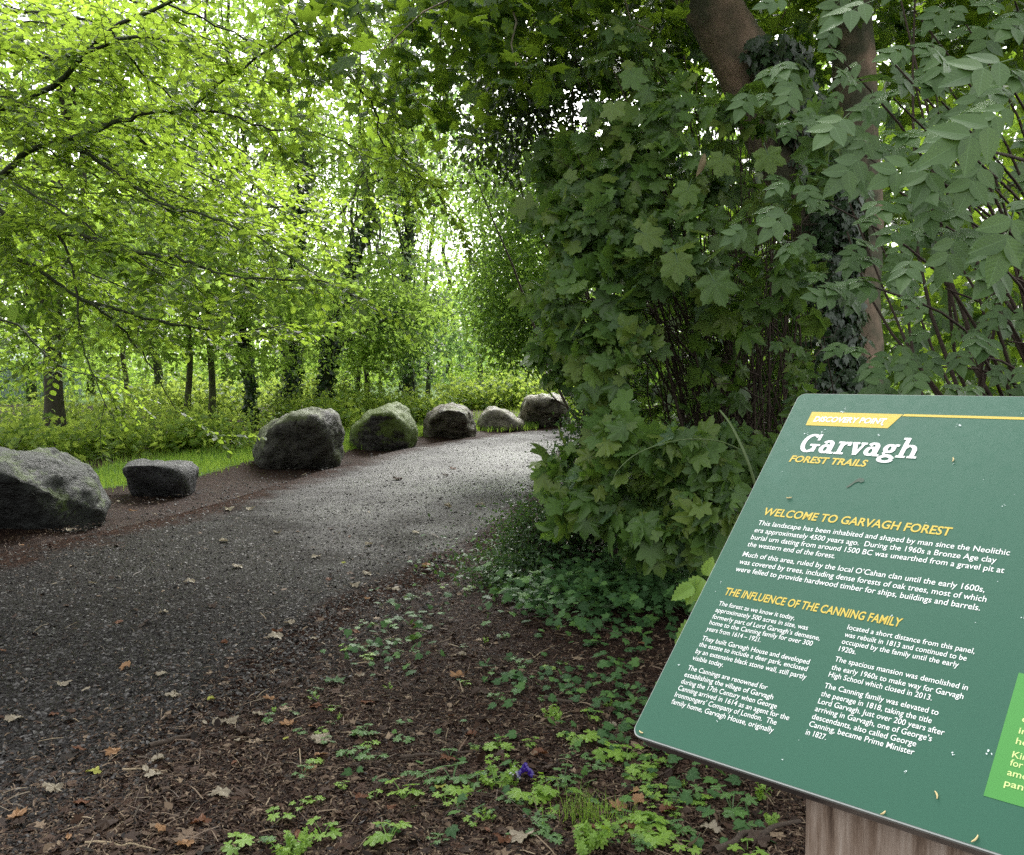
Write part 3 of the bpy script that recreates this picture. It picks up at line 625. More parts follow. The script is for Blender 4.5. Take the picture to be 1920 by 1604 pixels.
for W_ in cs:
    dn_ = 2 if 960 + W_[0][0] / W_[0][1] * FPX > 740 else 0
    for i in range(1, len(W_)):
        k = rng.integers(3, 7) + dn_; p = W_[i] + rng.normal(size=(k, 3)) * np.array([.16, .16, .09])
        put_leaves(mc, syc if i % 2 else maple_lo, p, nrm(rng.normal(size=(k, 3)) * .6 + np.array([0, 0, -.5])), nrm(np.array([0, -.15, 1.]) + rng.normal(size=(k, 3)) * .4), .06 + .05 * rng.random(k), 0, .2)
c = np.array([(rng.uniform(-.2, 4.5), rng.uniform(4.6, 8), rng.uniform(4.5, 6.2)) for q in range(110)]); c = c[c[:, 2] > 1.42 + c[:, 1] * .44]; clump_leaves(mc, c, .5, 16, maple_lo, .13, .5)  # unseen overhang above the view, added to darken the thicket below
c = np.array([(rng.uniform(2.2, 8.5), rng.uniform(8.2, 11), rng.uniform(.3, 6.5)) for q in range(420)]); clump_leaves(mc, c, .55, 14, maple_lo, .13, .6)
k = 280; c = np.array([2.9, 7.6, 7.7]) + rdir(k) * (rng.random((k, 1)) ** .4) * np.array([3.2, 2.6, 2.2])
clump_leaves(mc, c, .6, 18, maple_lo, .12, .5)
c = np.concatenate([region_pts for region_pts in [np.array([pix(rng.uniform(1000, 1950), rng.uniform(-160, 130), rng.uniform(7.5, 10)) for q in range(150)])]]); clump_leaves(mc, c, .5, 20, maple_lo, .12, .5)
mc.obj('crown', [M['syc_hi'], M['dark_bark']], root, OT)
mi_ = MB(); ln = smooth_line([pix(1560, 760, d - .2), pix(1555, 600, d - .2), pix(1560, 440, d - .2), pix(1530, 330, d - .3), pix(1480, 220, d - .45), pix(1440, 120, d - .6)], 60)
k = 2600; ii = rng.integers(0, 60, k); an = rng.uniform(-2.6, .6, k); nn_ = np.stack([np.cos(an), np.sin(an), .3 + 0 * an], 1)
p = ln[ii] + nn_ * (.13 + .13 * rng.random((k, 1))) + rng.normal(size=(k, 3)) * .03
put_leaves(mi_, ivy, p, nrm(np.stack([rng.normal(size=k) * .5, rng.normal(size=k) * .3 - .2, -np.ones(k)], 1)), nn_ + rng.normal(size=(k, 3)) * .35, .04 + .035 * rng.random(k), 0, .2)
mi_.obj('ivy', M['ivy'], root, OT)
tag(root, 'old twin stemmed tree with reddish brown bark and dark ivy inside the thicket', 'tree')

# ------------------------------------------------------------------ sycamore thicket (young stems from one stool)
def shell(blobs, noise_cut=.35, fr=2.2):
    P, Nn = [], []
    for (c, r, n_) in blobs:
        d_ = rdir(n_); rad = .55 + .45 * rng.random((n_, 1)) ** .5; p = np.asarray(c) + d_ * rad * np.asarray(r); nn = nrm(d_ / np.asarray(r))
        k = vnoise(p[:, 0] * fr + 5, p[:, 1] * fr, p[:, 2] * fr) > noise_cut; P.append(p[k]); Nn.append(nn[k])
    return np.concatenate(P), np.concatenate(Nn)
OS = np.array([1.75, 7.0, .1]); root = empty('sycamore_thicket', OS); ms, ml = MB(), MB()
def bl(px, py, d_, rx, ry, rz, n_): return (pix(px, py, d_), (rx * d_ / FPX, ry, rz * d_ / FPX), n_)
blobs = [bl(1150, 260, 6.3, 95, .5, 120, 300), bl(1130, 420, 6.1, 110, .5, 110, 360), bl(1270, 300, 5.9, 130, .5, 150, 420), bl(1400, 350, 5.8, 110, .5, 100, 200), bl(1130, 560, 6.0, 110, .5, 120, 380), bl(1165, 680, 5.8, 95, .45, 100, 300), bl(1290, 470, 5.6, 120, .4, 90, 230), bl(1215, 830, 5.5, 115, .4, 105, 270), bl(1330, 830, 5.3, 130, .35, 100, 270), bl(1440, 780, 5.4, 90, .4, 100, 150), bl(1350, 950, 5.1, 90, .3, 70, 130), bl(1190, 150, 6.2, 90, .5, 100, 200), bl(1070, 500, 6.5, 70, .5, 160, 220), bl(1510, 300, 5.6, 60, .4, 120, 60), bl(1240, 660, 6.9, 130, .4, 200, 150), bl(1390, 640, 6.2, 110, .5, 120, 130), bl(1490, 600, 6.0, 70, .4, 130, 80), bl(1430, 220, 5.6, 75, .3, 70, 130), bl(1500, 190, 5.8, 60, .3, 80, 70), bl(1350, 560, 5.9, 90, .4, 70, 70), bl(1450, 520, 5.7, 70, .3, 70, 60), bl(1330, 720, 5.9, 120, .3, 60, 80), bl(1440, 690, 5.7, 80, .3, 80, 70), bl(1120, 930, 5.6, 90, .3, 60, 90), bl(1250, 1000, 5.3, 110, .3, 50, 120), bl(1380, 1020, 5.0, 80, .3, 60, 80), bl(1060, 620, 6.6, 60, .4, 120, 90), bl(1110, 330, 6.7, 100, .4, 140, 160), bl(1010, 440, 6.6, 45, .3, 60, 34), bl(985, 540, 6.7, 40, .3, 45, 26), bl(1040, 300, 6.8, 60, .3, 40, 34), bl(1060, 180, 6.8, 50, .3, 50, 26), bl(1030, 660, 6.5, 45, .3, 30, 26), bl(1090, 860, 5.9, 70, .3, 60, 60), bl(1020, 880, 5.9, 25, .15, 30, 9), bl(1045, 960, 5.8, 50, .2, 40, 24)]
p, nn_ = shell(blobs, .43)
k = len(p); nor = nrm(nn_ * .3 + np.array([0, -.6, .5]) + rng.normal(size=(k, 3)) * .45); tip = nrm(nn_ * .35 + np.array([0, -.3, -.55]) + rng.normal(size=(k, 3)) * .6)
h_ = k // 2; sz = .042 + .088 * rng.random(k) ** 1.5
put_leaves(ml, syc, p[:h_], tip[:h_], nor[:h_], sz[:h_], 0, .45); put_leaves(ml, syc2, p[h_:], tip[h_:], nor[h_:], sz[h_:], 0, .45)
big_ = np.array([pix(1270, 490, 4.9), pix(1340, 530, 4.8), pix(1440, 290, 4.9), pix(1355, 300, 5.0), pix(1290, 355, 5.0), pix(1185, 140, 5.4), pix(1150, 200, 5.3)])
put_leaves(ml, syc, big_, nrm(np.array([[.1, -.3, -1], [.35, -.3, -.9], [.2, -.3, -1], [-.3, -.3, -1], [-.4, -.2, -1], [.3, -.3, -.8], [-.2, -.4, -.9]])), np.array([[0, -.8, .5]] * 7) + rng.normal(size=(7, 3)) * .15, np.array([.13, .14, .115, .105, .10, .11, .10]), 0, .1)
bk = rng.normal(size=(3600, 3)) * np.array([.95, .4, 1.2]) + np.array([1.9, 8.6, 1.8]); bk = bk[(bk[:, 2] > .1) & (bk[:, 0] > .95)]
put_leaves(ml, maple_lo, bk, rdir(len(bk)) + np.array([0, 0, -.6]), rdir(len(bk)) + np.array([0, -.3, .9]), .09 + .05 * rng.random(len(bk)))
for i in range(110):
    b = OS + np.array([rng.normal() * .30, rng.normal() * .30, -.05]); e = pix(rng.uniform(1060, 1520), rng.uniform(80, 560), rng.uniform(5.9, 7.4)); e[2] = max(e[2], 1.9)
    mid = b * .5 + e * .5 + np.array([rng.normal() * .08, 0, .25]); S = smooth_line([b, b * .7 + mid * .3 + np.array([0, 0, .1]), mid, e], 14); tube(ms, S, np.linspace(.008 if i % 6 else .019, .003, 14), 5)
    for q in range(3):
        s = S[rng.integers(3, 12)]; tube(ms, bend(s, s + rdir(1)[0] * np.array([.5, .4, .3]) + np.array([0, -.15, .25]), 5, .12), np.linspace(.006, .002, 5), 4)
for t_ in p[::9]:
    tube(ms, bend(t_, t_ * .8 + (OS + np.array([0, 0, t_[2] * .8])) * .2, 4, .06), np.linspace(.002, .004, 4), 3)
ms.obj('stem', M['stem'], root, OS, True); ml.obj('foliage', M['syc'], root, OS, True); tag(root, 'dense thicket of young sycamore with large lobed leaves and many thin stems', 'shrub')

# ------------------------------------------------------------------ elder with feathered leaves at the right
OE = np.array([2.9, 4.6, 0.]); root = empty('elder_shrub', OE); ms, ml = MB(), MB()
P_, T_, N_, S_ = [], [], [], []
def spray(px, py, d_, n_, sp, size, toward=(-.5, -.55, -.45)):
    c = pix(px, py, d_)
    size *= .66
    for k in range(int(n_ * 1.45)):
        q = c + rng.normal(size=3) * np.array([sp, sp * .8, sp * .8]) * 1.15; P_.append(q)
        T_.append(np.array(toward) + rng.normal(size=3) * .35); N_.append(np.array([-.15, -.75, .7]) + rng.normal(size=3) * .25); S_.append(size * (.8 + .4 * rng.random()))
    s = OE + np.array([rng.normal() * .15, rng.normal() * .15, 0]); e = c + np.array([.05, .05, .05]); m_ = s * .35 + e * .65 + np.array([.15, .1, .45])
    B = smooth_line([s, s * .6 + m_ * .4 + np.array([.1, .1, .3]), m_, e], 14); tube(ms, B, np.linspace(.014, .0035, 14), 5)
for a_ in [(1700, 330, 3.2, 6, .12, .16), (1790, 300, 3.0, 6, .12, .16), (1750, 210, 3.4, 6, .14, .16), (1850, 130, 3.0, 6, .14, .17), (1640, 110, 4.0, 7, .18, .17), (1530, 90, 4.3, 4, .12, .16), (1660, 200, 3.9, 8, .18, .16), (1600, 330, 4.2, 7, .2, .15), (1540, 400, 4.3, 6, .14, .15), (1720, 420, 3.6, 6, .14, .15), (1780, 420, 3.1, 6, .12, .15), (1850, 380, 2.9, 6, .12, .15), (1620, 560, 3.6, 6, .09, .14), (1760, 560, 4.2, 8, .2, .15), (1850, 520, 4.0, 8, .2, .15), (1780, 690, 4.0, 8, .16, .14), (1680, 710, 4.2, 6, .12, .13), (1880, 660, 4.3, 8, .2, .15), (1900, 250, 3.8, 9, .2, .16), (1800, 60, 4.2, 10, .25, .17), (1700, 30, 4.4, 9, .25, .17), (1890, 20, 3.4, 7, .2, .17), (1660, 300, 4.9, 8, .3, .16), (1820, 620, 5.2, 9, .3, .16), (1740, 130, 5.2, 10, .35, .17), (1850, 330, 5.2, 10, .35, .17), (1560, 270, 5.2, 7, .2, .16)]: spray(*a_)
for q in range(150): P_.append(pix(rng.uniform(1650, 2300), rng.uniform(-900, -80), rng.uniform(3.2, 6.5))); T_.append(np.array([-.4, -.4, -.5]) + rng.normal(size=3) * .4); N_.append(np.array([0, -.2, 1.]) + rng.normal(size=3) * .3); S_.append(.16)  # unseen leaf mass above the view, added to shade the deeper elder leaves
# the near sprays, leaf by leaf
for (px, py, d_, t_, sz) in [(1905, 385, 2.0, (-.35, -.25, -1), .155), (1945, 400, 2.0, (.2, -.2, -1), .15), (1880, 225, 1.95, (-.9, -.25, -.40), .16), (1900, 110, 2.05, (-.85, -.2, -.25), .15), (1760, 285, 2.7, (-.5, -.3, -.8), .15), (1720, 300, 2.8, (-.9, -.2, -.5), .15), (1800, 250, 2.6, (-.6, -.2, -.4), .14), (1845, 300, 2.6, (-.5, -.2, -.8), .14), (1640, 0, 3., (-.8, -.2, -.3), .17)]:
    P_.append(pix(px, py, d_)); T_.append(np.array(t_)); N_.append(np.array([-.1, -.75, .6]) + rng.normal(size=3) * .2); S_.append(sz * .72)
for e in [(1930, 400, 2.02), (1935, 180, 2.0), (1790, 270, 2.75), (1920, 290, 2.3)]:
    e = pix(*e); tube(ms, smooth_line([OE, OE * .4 + e * .6 + np.array([.5, .3, .8]), e * .8 + OE * .2 + np.array([.2, .1, .45]), e], 20), np.linspace(.014, .003, 20), 5)
put_leaves(ml, elder, np.array(P_), nrm(np.array(T_)), nrm(np.array(N_)), np.array(S_), 0, .15)
for q in range(14): tube(ms, smooth_line(bend(OE + rng.normal(size=3) * np.array([.2, .2, 0]), pix(rng.uniform(1560, 1950), rng.uniform(-100, 500), rng.uniform(4, 5.6)), 6, .08), 14), np.linspace(.018, .004, 14), 5)
ms.obj('stem', M['stem'], root, OE, True); ml.obj('foliage', M['elder'], root, OE, True); tag(root, 'elder shrub with pale green feathered leaves reaching over the sign from the right', 'shrub')

# ------------------------------------------------------------------ holly, hawthorn, privet
def small_bush(name, label, o_, clumps, rad, per, proto, size, leaf, nst=14, cat='shrub', flat=.8, up=.6, twigs=60):
    root = empty(name, o_); ms, ml = MB(), MB(); C = np.array(clumps)
    for i in range(nst): tube(ms, smooth_line(bend(np.array(o_) + rng.normal(size=3) * np.array([.12, .12, 0]), C[rng.integers(len(C))], 6, .07), 12), np.linspace(.02, .004, 12), 5)
    for i in range(twigs):
        c = C[rng.integers(len(C))]; tube(ms, bend(c, c + rdir(1)[0] * rad * 1.2, 4, .1), np.linspace(.004, .0012, 4), 3)
    clump_leaves(ml, C, rad, per, proto, size, flat, up); ms.obj('stem', M['stem'], root, o_, True); ml.obj('foliage', leaf, root, o_); tag(root, label, cat); return root
def region(spec):
    out = []
    for (px, py, d_, sx, sy, sd_, n_) in spec:
        for k in range(n_):
            u = rdir(1)[0] * rng.random() ** .45; out.append(pix(px + u[0] * sx, py + u[1] * sy, d_ + u[2] * sd_))
    return out
small_bush('holly_tree', 'dark glossy holly hanging above the path beside the thicket', (1.2, 9.3, .1), region([(950, 120, 8.6, 120, 130, .8, 60), (990, 230, 8.4, 120, 110, .8, 60), (1060, 130, 8.4, 140, 150, .9, 80), (1000, 40, 8.8, 170, 90, .9, 50), (1200, 60, 8.6, 120, 130, .7, 50), (870, 60, 8.8, 60, 60, .5, 14), (920, 300, 8.8, 60, 50, .5, 16)]), .42, 34, tiny, .062, M['holly'], 10, 'tree')
small_bush('hawthorn', 'fresh green small leaved tree edging the path beyond the thicket', (1.75, 13.5, .25), region([(970, 420, 12.5, 100, 130, .9, 90), (960, 560, 12.5, 90, 110, .9, 95), (985, 630, 12.6, 80, 60, .8, 60), (1050, 540, 12, 80, 170, 1, 70), (920, 330, 13, 60, 70, .8, 24), (1010, 330, 12, 90, 90, 1, 50)]), .46, 60, tiny, .065, M['yew'], 12, 'tree')
small_bush('privet', 'dark twiggy small leaved bush spilling onto the gravel at the thicket edge', (.55, 6.7, .1), region([(1125, 800, 6.6, 50, 55, .3, 40), (1100, 890, 6.4, 70, 70, .35, 65), (1070, 970, 6.3, 90, 50, .3, 75), (1010, 1030, 6.3, 80, 40, .25, 60), (960, 1075, 6.0, 70, 25, .2, 40), (985, 990, 6.4, 40, 50, .2, 22), (1180, 960, 6.2, 100, 70, .3, 60), (1145, 730, 6.8, 50, 60, .3, 26), (1200, 870, 6.2, 90, 80, .3, 40)]), .17, 34, tiny, .032, M['privet'], 40, twigs=260)

# arching green stem in front of the thicket
mb = MB(); S = smooth_line([pix(1418, 915, 4.4), pix(1400, 860, 4.4), pix(1372, 800, 4.5), pix(1350, 770, 4.6)], 14); tube(mb, S, np.linspace(.008, .005, 14), 6)
S = smooth_line([pix(1385, 842, 4.45), pix(1340, 826, 4.45), pix(1270, 826, 4.5), pix(1200, 848, 4.5), pix(1160, 880, 4.5), pix(1150, 900, 4.5)], 24); tube(mb, S, np.linspace(.0035, .0018, 24), 5)
S = smooth_line([pix(1418, 915, 4.4), pix(1440, 1000, 4.45), pix(1450, 1100, 4.6), at(1455, 1180)], 14); tube(mb, S, np.linspace(.008, .010, 14), 6)
o = mb.obj('arching_stem', plain('green_stem', (.07, .12, .035), .5, .4, (.11, .15, .055)), smooth=True, origin=tuple(at(1455, 1180))); tag(o, 'pale green stem arching to the left in front of the sycamore thicket', 'plant stem')
# a dry leaf caught in the thicket
mb = MB(); put_leaves(mb, ovate, np.array([pix(1322, 288, 5.0)]), np.array([[-.25, -.1, -1.]]), np.array([[.8, -.5, .1]]), .13, 0, .1)
o = mb.obj('dry_leaf', plain('dry_leaf_tan', (.26, .20, .11), .7, .3, (.40, .33, .2)), origin=tuple(pix(1322, 288, 5.0))); tag(o, 'pale tan dry leaf caught hanging high in the sycamore thicket', 'dry leaf')

# ------------------------------------------------------------------ ground cover
def gpos(P): P = np.asarray(P); return np.stack([P[:, 0], P[:, 1], ground_z(P[:, 0], P[:, 1])], 1)
mb = MB()
def patch(px, py, sx, sy, n_, size, lift=.05):
    q = np.array([at(px + rng.normal() * sx, np.clip(py + rng.normal() * sy, 830, 1640)) for k in range(n_)]); p = gpos(q); p[:, 2] += .01 + lift * rng.random(n_)
    k = n_; put_leaves(mb, ivy, p, nrm(rng.normal(size=(k, 3)) * np.array([1, 1, .25]) + np.array([0, -.5, -.1])), nrm(np.array([0, -.35, 1.]) + rng.normal(size=(k, 3)) * .35), size * (.6 + .7 * rng.random(k)), 0, .2)
for a_ in [(1090, 1120, 75, 28, 520, .048, .16), (1200, 1130, 80, 30, 560, .050, .2), (1010, 1130, 45, 20, 170, .042, .08), (1310, 1125, 50, 40, 420, .052, .30), (1130, 1175, 70, 20, 90, .044, .05), (1180, 1090, 90, 30, 300, .044, .3), (770, 1180, 45, 34, 60, .036, .03), (700, 1230, 40, 26, 30, .034, .03), (980, 1275, 55, 22, 40, .036, .03), (1080, 1265, 35, 26, 26, .036, .03), (1180, 1290, 34, 60, 80, .036, .05), (1140, 1370, 40, 45, 26, .034, .03), (760, 1460, 60, 60, 14, .034, .03), (1260, 1430, 70, 50, 22, .036, .03), (1350, 1530, 60, 40, 18, .036, .03), (900, 1420, 90, 60, 12, .03, .02), (830, 1060, 40, 20, 30, .03, .04), (960, 1060, 40, 30, 120, .03, .1)]: patch(*a_)
for q in range(90):
    px, py = (rng.normal(1150, 110), rng.normal(1115, 30)) if q % 2 else (rng.uniform(640, 1300), rng.uniform(1180, 1560))
    g = at(px, py)[:2]; an = rng.uniform(0, 6.28); ln = rng.uniform(.15, .45); t = np.linspace(0, 1, 9); cu_ = rng.normal() * 1.5
    xy = g + np.cumsum(np.stack([np.cos(an + cu_ * t), np.sin(an + cu_ * t)], 1) * ln / 9, 0); Q = gpos(xy); Q[:, 2] += .006 + .03 * np.sin(t * 3.1) * rng.random(); tube(mb, Q, .0016, 4, 1)
o = mb.obj('ivy_ground_cover', [M['ivy_ground'], M['stem']]); tag(o, 'glossy ivy creeping over the soil at the foot of the thicket', 'ivy', kind='stuff')
# small weeds between the ivy at the thicket foot
mb = MB(); q = np.array([at(rng.normal(960, 70), np.clip(rng.normal(1075, 40), 980, 1200)) for k in range(900)]); p = gpos(q); p[:, 2] += .02 + .14 * rng.random(len(p)); k = len(p)
put_leaves(mb, tiny, p, rdir(k) + np.array([0, 0, .3]), rdir(k) * .6 + np.array([0, -.2, 1]), .02 + .025 * rng.random(k), 0, .2)
o = mb.obj('weeds', M['privet']); tag(o, 'low weeds along the gravel at the thicket foot', 'weeds', kind='stuff')
# grass
def blades(mb, P, h, wd=.004, lean=.5):
    P = np.asarray(P); k = len(P); an = rng.random(k) * 2 * math.pi; s = np.stack([np.cos(an), np.sin(an), 0 * an], 1); l = rdir(k) * np.array([1, 1, 0]) * lean * rng.random((k, 1)); hh = (h * (.5 + rng.random(k)))[:, None]
    up = np.array([0, 0, 1.]); a0 = P - s * wd; a1 = P + s * wd; m0 = P + (up * .6 + l * .3) * hh; b0 = m0 - s * wd * .7; b1 = m0 + s * wd * .7; t = P + (up * .92 + l) * hh
    V = np.stack([a0, a1, b1, b0, t], 1).reshape(-1, 3); i = np.arange(k)[:, None] * 5
    mb.add(V, [np.concatenate([i, i + 1, i + 2, i + 3], 1), np.concatenate([i + 3, i + 2, i + 4], 1)])
mb = MB(); k = 60000; y = rng.uniform(8.5, 26, k); xl = np.interp(y, GLN[:, 1], GLN[:, 0]); x = xl + .1 - rng.random(k) ** 1.3 * 4; lw = lawn_w(x, y); keep = rng.random(k) < lw + .05
x, y = x[keep], y[keep]; P = gpos(np.stack([x, y], 1)); blades(mb, P, .055 + .002 * y)
k = 7000; q = np.array([at(px, 838 - .18 * (px - 640) * (px < 840) - (px >= 840) * (36 + .03 * (px - 840)) + abs(rng.normal()) * 5 - 3)[:2] for px in np.concatenate([rng.uniform(635, 690, 1500), rng.uniform(770, 1010, k - 1500)])]); P = gpos(q); blades(mb, P, .09, .006)
o = mb.obj('grass', M['grass']); tag(o, 'short bright grass along the boulders and behind them', 'grass', kind='stuff')
mb = MB(); c = at(1100, 1545)[:2]; q = c + rng.normal(size=(130, 2)) * np.array([.06, .03]); blades(mb, gpos(q), .085, .0013, 1.5); tube(mb, gpos(np.array([c - .08, c - .03, c + .03, c + .08])) + np.array([0, 0, .001]), .004, 5)
o = mb.obj('grass_tuft', M['grass'], origin=(*c, float(ground_z(c[0:1], c[1:2])[0]))); tag(o, 'fine bright grass tuft on the soil among the seedlings', 'grass tuft')

# ------------------------------------------------------------------ litter, gravel, slivers (uncountable)
def chips(mb, P, s, flat=.5):
    k = len(P); base = np.array([(1, 0, 0), (-1, 0, 0), (0, 1, 0), (0, -1, 0), (0, 0, 1), (0, 0, -1)], float)
    F = np.array([(0, 2, 4), (2, 1, 4), (1, 3, 4), (3, 0, 4), (2, 0, 5), (1, 2, 5), (3, 1, 5), (0, 3, 5)])
    V = base[None] * (.55 + .7 * rng.random((k, 6, 1))) + rng.normal(size=(k, 6, 3)) * .15; V[..., 2] *= flat
    an = rng.random(k) * 6.28; c_, s_ = np.cos(an)[:, None], np.sin(an)[:, None]; X = V[..., 0] * c_ - V[..., 1] * s_; Y = V[..., 0] * s_ + V[..., 1] * c_
    tl = rng.normal(size=(k, 1)) * .3; Vz = V[..., 2] + X * tl
    W_ = P[:, None] + np.stack([X, Y, Vz], -1) * np.asarray(s).reshape(-1, 1, 1)
    mb.add(W_.reshape(-1, 3), (F[None] + np.arange(k)[:, None, None] * 6).reshape(-1, 3))
def slivers(mb, P, ln, wd):
    k = len(P); an = rng.random(k) * 6.28; d_ = np.stack([np.cos(an), np.sin(an), rng.normal(size=k) * .22], 1); s = np.stack([-np.sin(an), np.cos(an), rng.normal(size=k) * .5], 1)
    L = (ln * (.4 + 1.2 * rng.random(k)))[:, None]; W_ = (wd * (.5 + rng.random(k)))[:, None]; m = P + np.array([0, 0, 1]) * (L * .08 * rng.random((k, 1)) + .002)
    V = np.stack([P - d_ * L * .5 - s * W_ * .5, P - d_ * L * .5 + s * W_ * .5, m + s * W_ * .5, m - s * W_ * .5, P + d_ * L * .5 + s * W_ * .3, P + d_ * L * .5 - s * W_ * .3], 1); i = np.arange(k)[:, None] * 6
    mb.add(V.reshape(-1, 3), [np.concatenate([i, i + 1, i + 2, i + 3], 1), np.concatenate([i + 3, i + 2, i + 4, i + 5], 1)])
def scatter_px(n_, x0, x1, y0, y1, yb=1.):
    px = rng.uniform(x0, x1, n_); py = y0 + (y1 - y0) * rng.random(n_) ** yb; p = R(PITCH); b = -(py - 802) / FPX
    kk = (-math.sin(p) + b * math.cos(p)) / (math.cos(p) + b * math.sin(p)); y = np.full(n_, 5.)
    for i in range(40): y = .5 * y + .5 * np.minimum(80, (CAM_H - Zb(0 * y, y)) / -kk)
    return np.stack([(px - 960) / FPX * y / (math.cos(p) + b * math.sin(p)), y], 1)
def isl_mat(name, cols, rough, spec=.4):
    m, t = mat(name); n = N(t); g = n('NewGeometry'); c = n.ramp(g.outputs['Random Per Island'], [(i / (len(cols) - 1), k) for i, k in enumerate(cols)])
    p = n('BsdfPrincipled', {'Base Color': c, 'Roughness': rough, 'Specular IOR Level': spec}); n.out(p.outputs[0]); return m
q = scatter_px(90000, -60, 1150, 830, 1640); ip = in_path(q[:, 0], q[:, 1]); lf = q[:, 0] < np.interp(q[:, 1], LL[:, 1], .5 * (LL[:, 0] + RR[:, 0])); q = q[(ip > .06 + .25 * rng.random(len(ip)) * (rng.random(len(ip)) < .7) + .22 * lf) | (rng.random(len(ip)) < .05)]
P = gpos(q); mb = MB(); chips(mb, P, (.003 + .011 * rng.random(len(P)) ** 2.2) * (1 + .03 * q[:, 1]), .6)
o = mb.obj('gravel', isl_mat('gravel_stone', [(.005, .0045, .004), (.008, .0072, .0066), (.013, .011, .010), (.02, .018, .0165), (.042, .039, .037), (.11, .105, .10)], .55, .16)); tag(o, 'small dark wet stones of the path surface', 'gravel', kind='stuff')
q = scatter_px(110000, -60, 1560, 930, 1640); ip = in_path(q[:, 0], q[:, 1]); lf = q[:, 0] < np.interp(q[:, 1], LL[:, 1], .5 * (LL[:, 0] + RR[:, 0])); q = q[(ip < .10 + .5 * rng.random(len(ip)) ** 3 + .2 * lf * rng.random(len(ip)) + .9 * (rng.random(len(ip)) < .10)) & (lawn_w(q[:, 0], q[:, 1]) < .3)]
P = gpos(q); P[:, 2] += .003; mb = MB(); k = len(P) * 3 // 5; slivers(mb, P[:k], .026, .0032); slivers(mb, P[k:], .013, .006)
q2 = q[rng.permutation(len(q))[:700]]; P = gpos(q2) + np.array([0, 0, .006]); ml2 = MB(); slivers(ml2, P, .085, .0028); ml2_f = ml2
for V_, (F_, _m) in [(ml2.V[0], ml2.F[0]), (None, ml2.F[1])]:
    if V_ is not None: base_ = mb.n; mb.V.append(V_); mb.n += len(V_)
    mb.F.append((F_ + base_, 1))
q = q[rng.permutation(len(q))[:2600]]; P = gpos(q) + np.array([0, 0, .006]); k = len(q)
for pr, a0, a1 in ((maple_lo, 0, 900), (ovate, 900, 1700), (beech, 1700, k)): put_leaves(mb, pr, P[a0:a1], nrm(rng.normal(size=(a1 - a0, 3)) * np.array([1, 1, .2])), nrm(np.array([0, 0, 1.]) + rng.normal(size=(a1 - a0, 3)) * .35), .018 + .03 * rng.random(a1 - a0), 0, .5)
o = mb.obj('leaf_litter', [isl_mat('litter', [(.009, .006, .004), (.018, .010, .007), (.034, .018, .011), (.055, .030, .018), (.024, .015, .011), (.075, .048, .030), (.20, .15, .10)], .7, .185), isl_mat('stalks', [(.05, .03, .018), (.12, .08, .05), (.22, .17, .10), (.03, .02, .014)], .6)]); tag(o, 'brown crumbled leaf and bark litter over the soil', 'leaf litter', kind='stuff')

# ------------------------------------------------------------------ fallen leaves one by one
def curled(proto, seed_):
    V, F, U = proto; V = V.copy(); r_ = np.random.default_rng(seed_)
    V[:, 2] = .10 + .16 * np.sin(V[:, 0] * (2 + r_.random() * 2) + r_.random() * 6) * (np.abs(V[:, 0]) + .2) + .14 * np.sin(V[:, 1] * 3 + r_.random() * 6) * .7 + .05 * r_.normal(size=len(V))
    V[:, 2] -= V[:, 2].min(); V[:, 0] *= .75 + .4 * r_.random(); return V, F, U
lm = {k: leaf_mat(k + '_fallen_leaf', c, t_, .12, .6, .3, 'palm', v) for k, c, t_, v in (
    ('pale', [(.20, .175, .125), (.30, .26, .19), (.15, .13, .095)], (.3, .25, .15), (.16, .13, .09)), ('tan', [(.22, .12, .055), (.30, .17, .08)], (.3, .16, .06), (.14, .08, .04)),
    ('rust', [(.10, .042, .022), (.15, .065, .03)], (.2, .07, .02), (.09, .04, .02)), ('dark', [(.04, .026, .018), (.06, .038, .025)], (.05, .03, .02), (.03, .02, .015)), ('yellowish', [(.30, .33, .06), (.36, .36, .08)], (.3, .3, .04), (.2, .22, .05)), ('green', [(.06, .12, .05), (.08, .14, .06)], (.1, .2, .05), (.12, .18, .08)))}
lme = {}
for kname in lm:
    for v_ in range(4):
        mb = MB(); pr = curled(syc_flat if v_ < 3 else ovate, v_ * 5 + len(kname)); mb.add(pr[0], pr[1], pr[2]); lme[kname, v_] = mb.mesh('fallen_leaf', lm[kname])
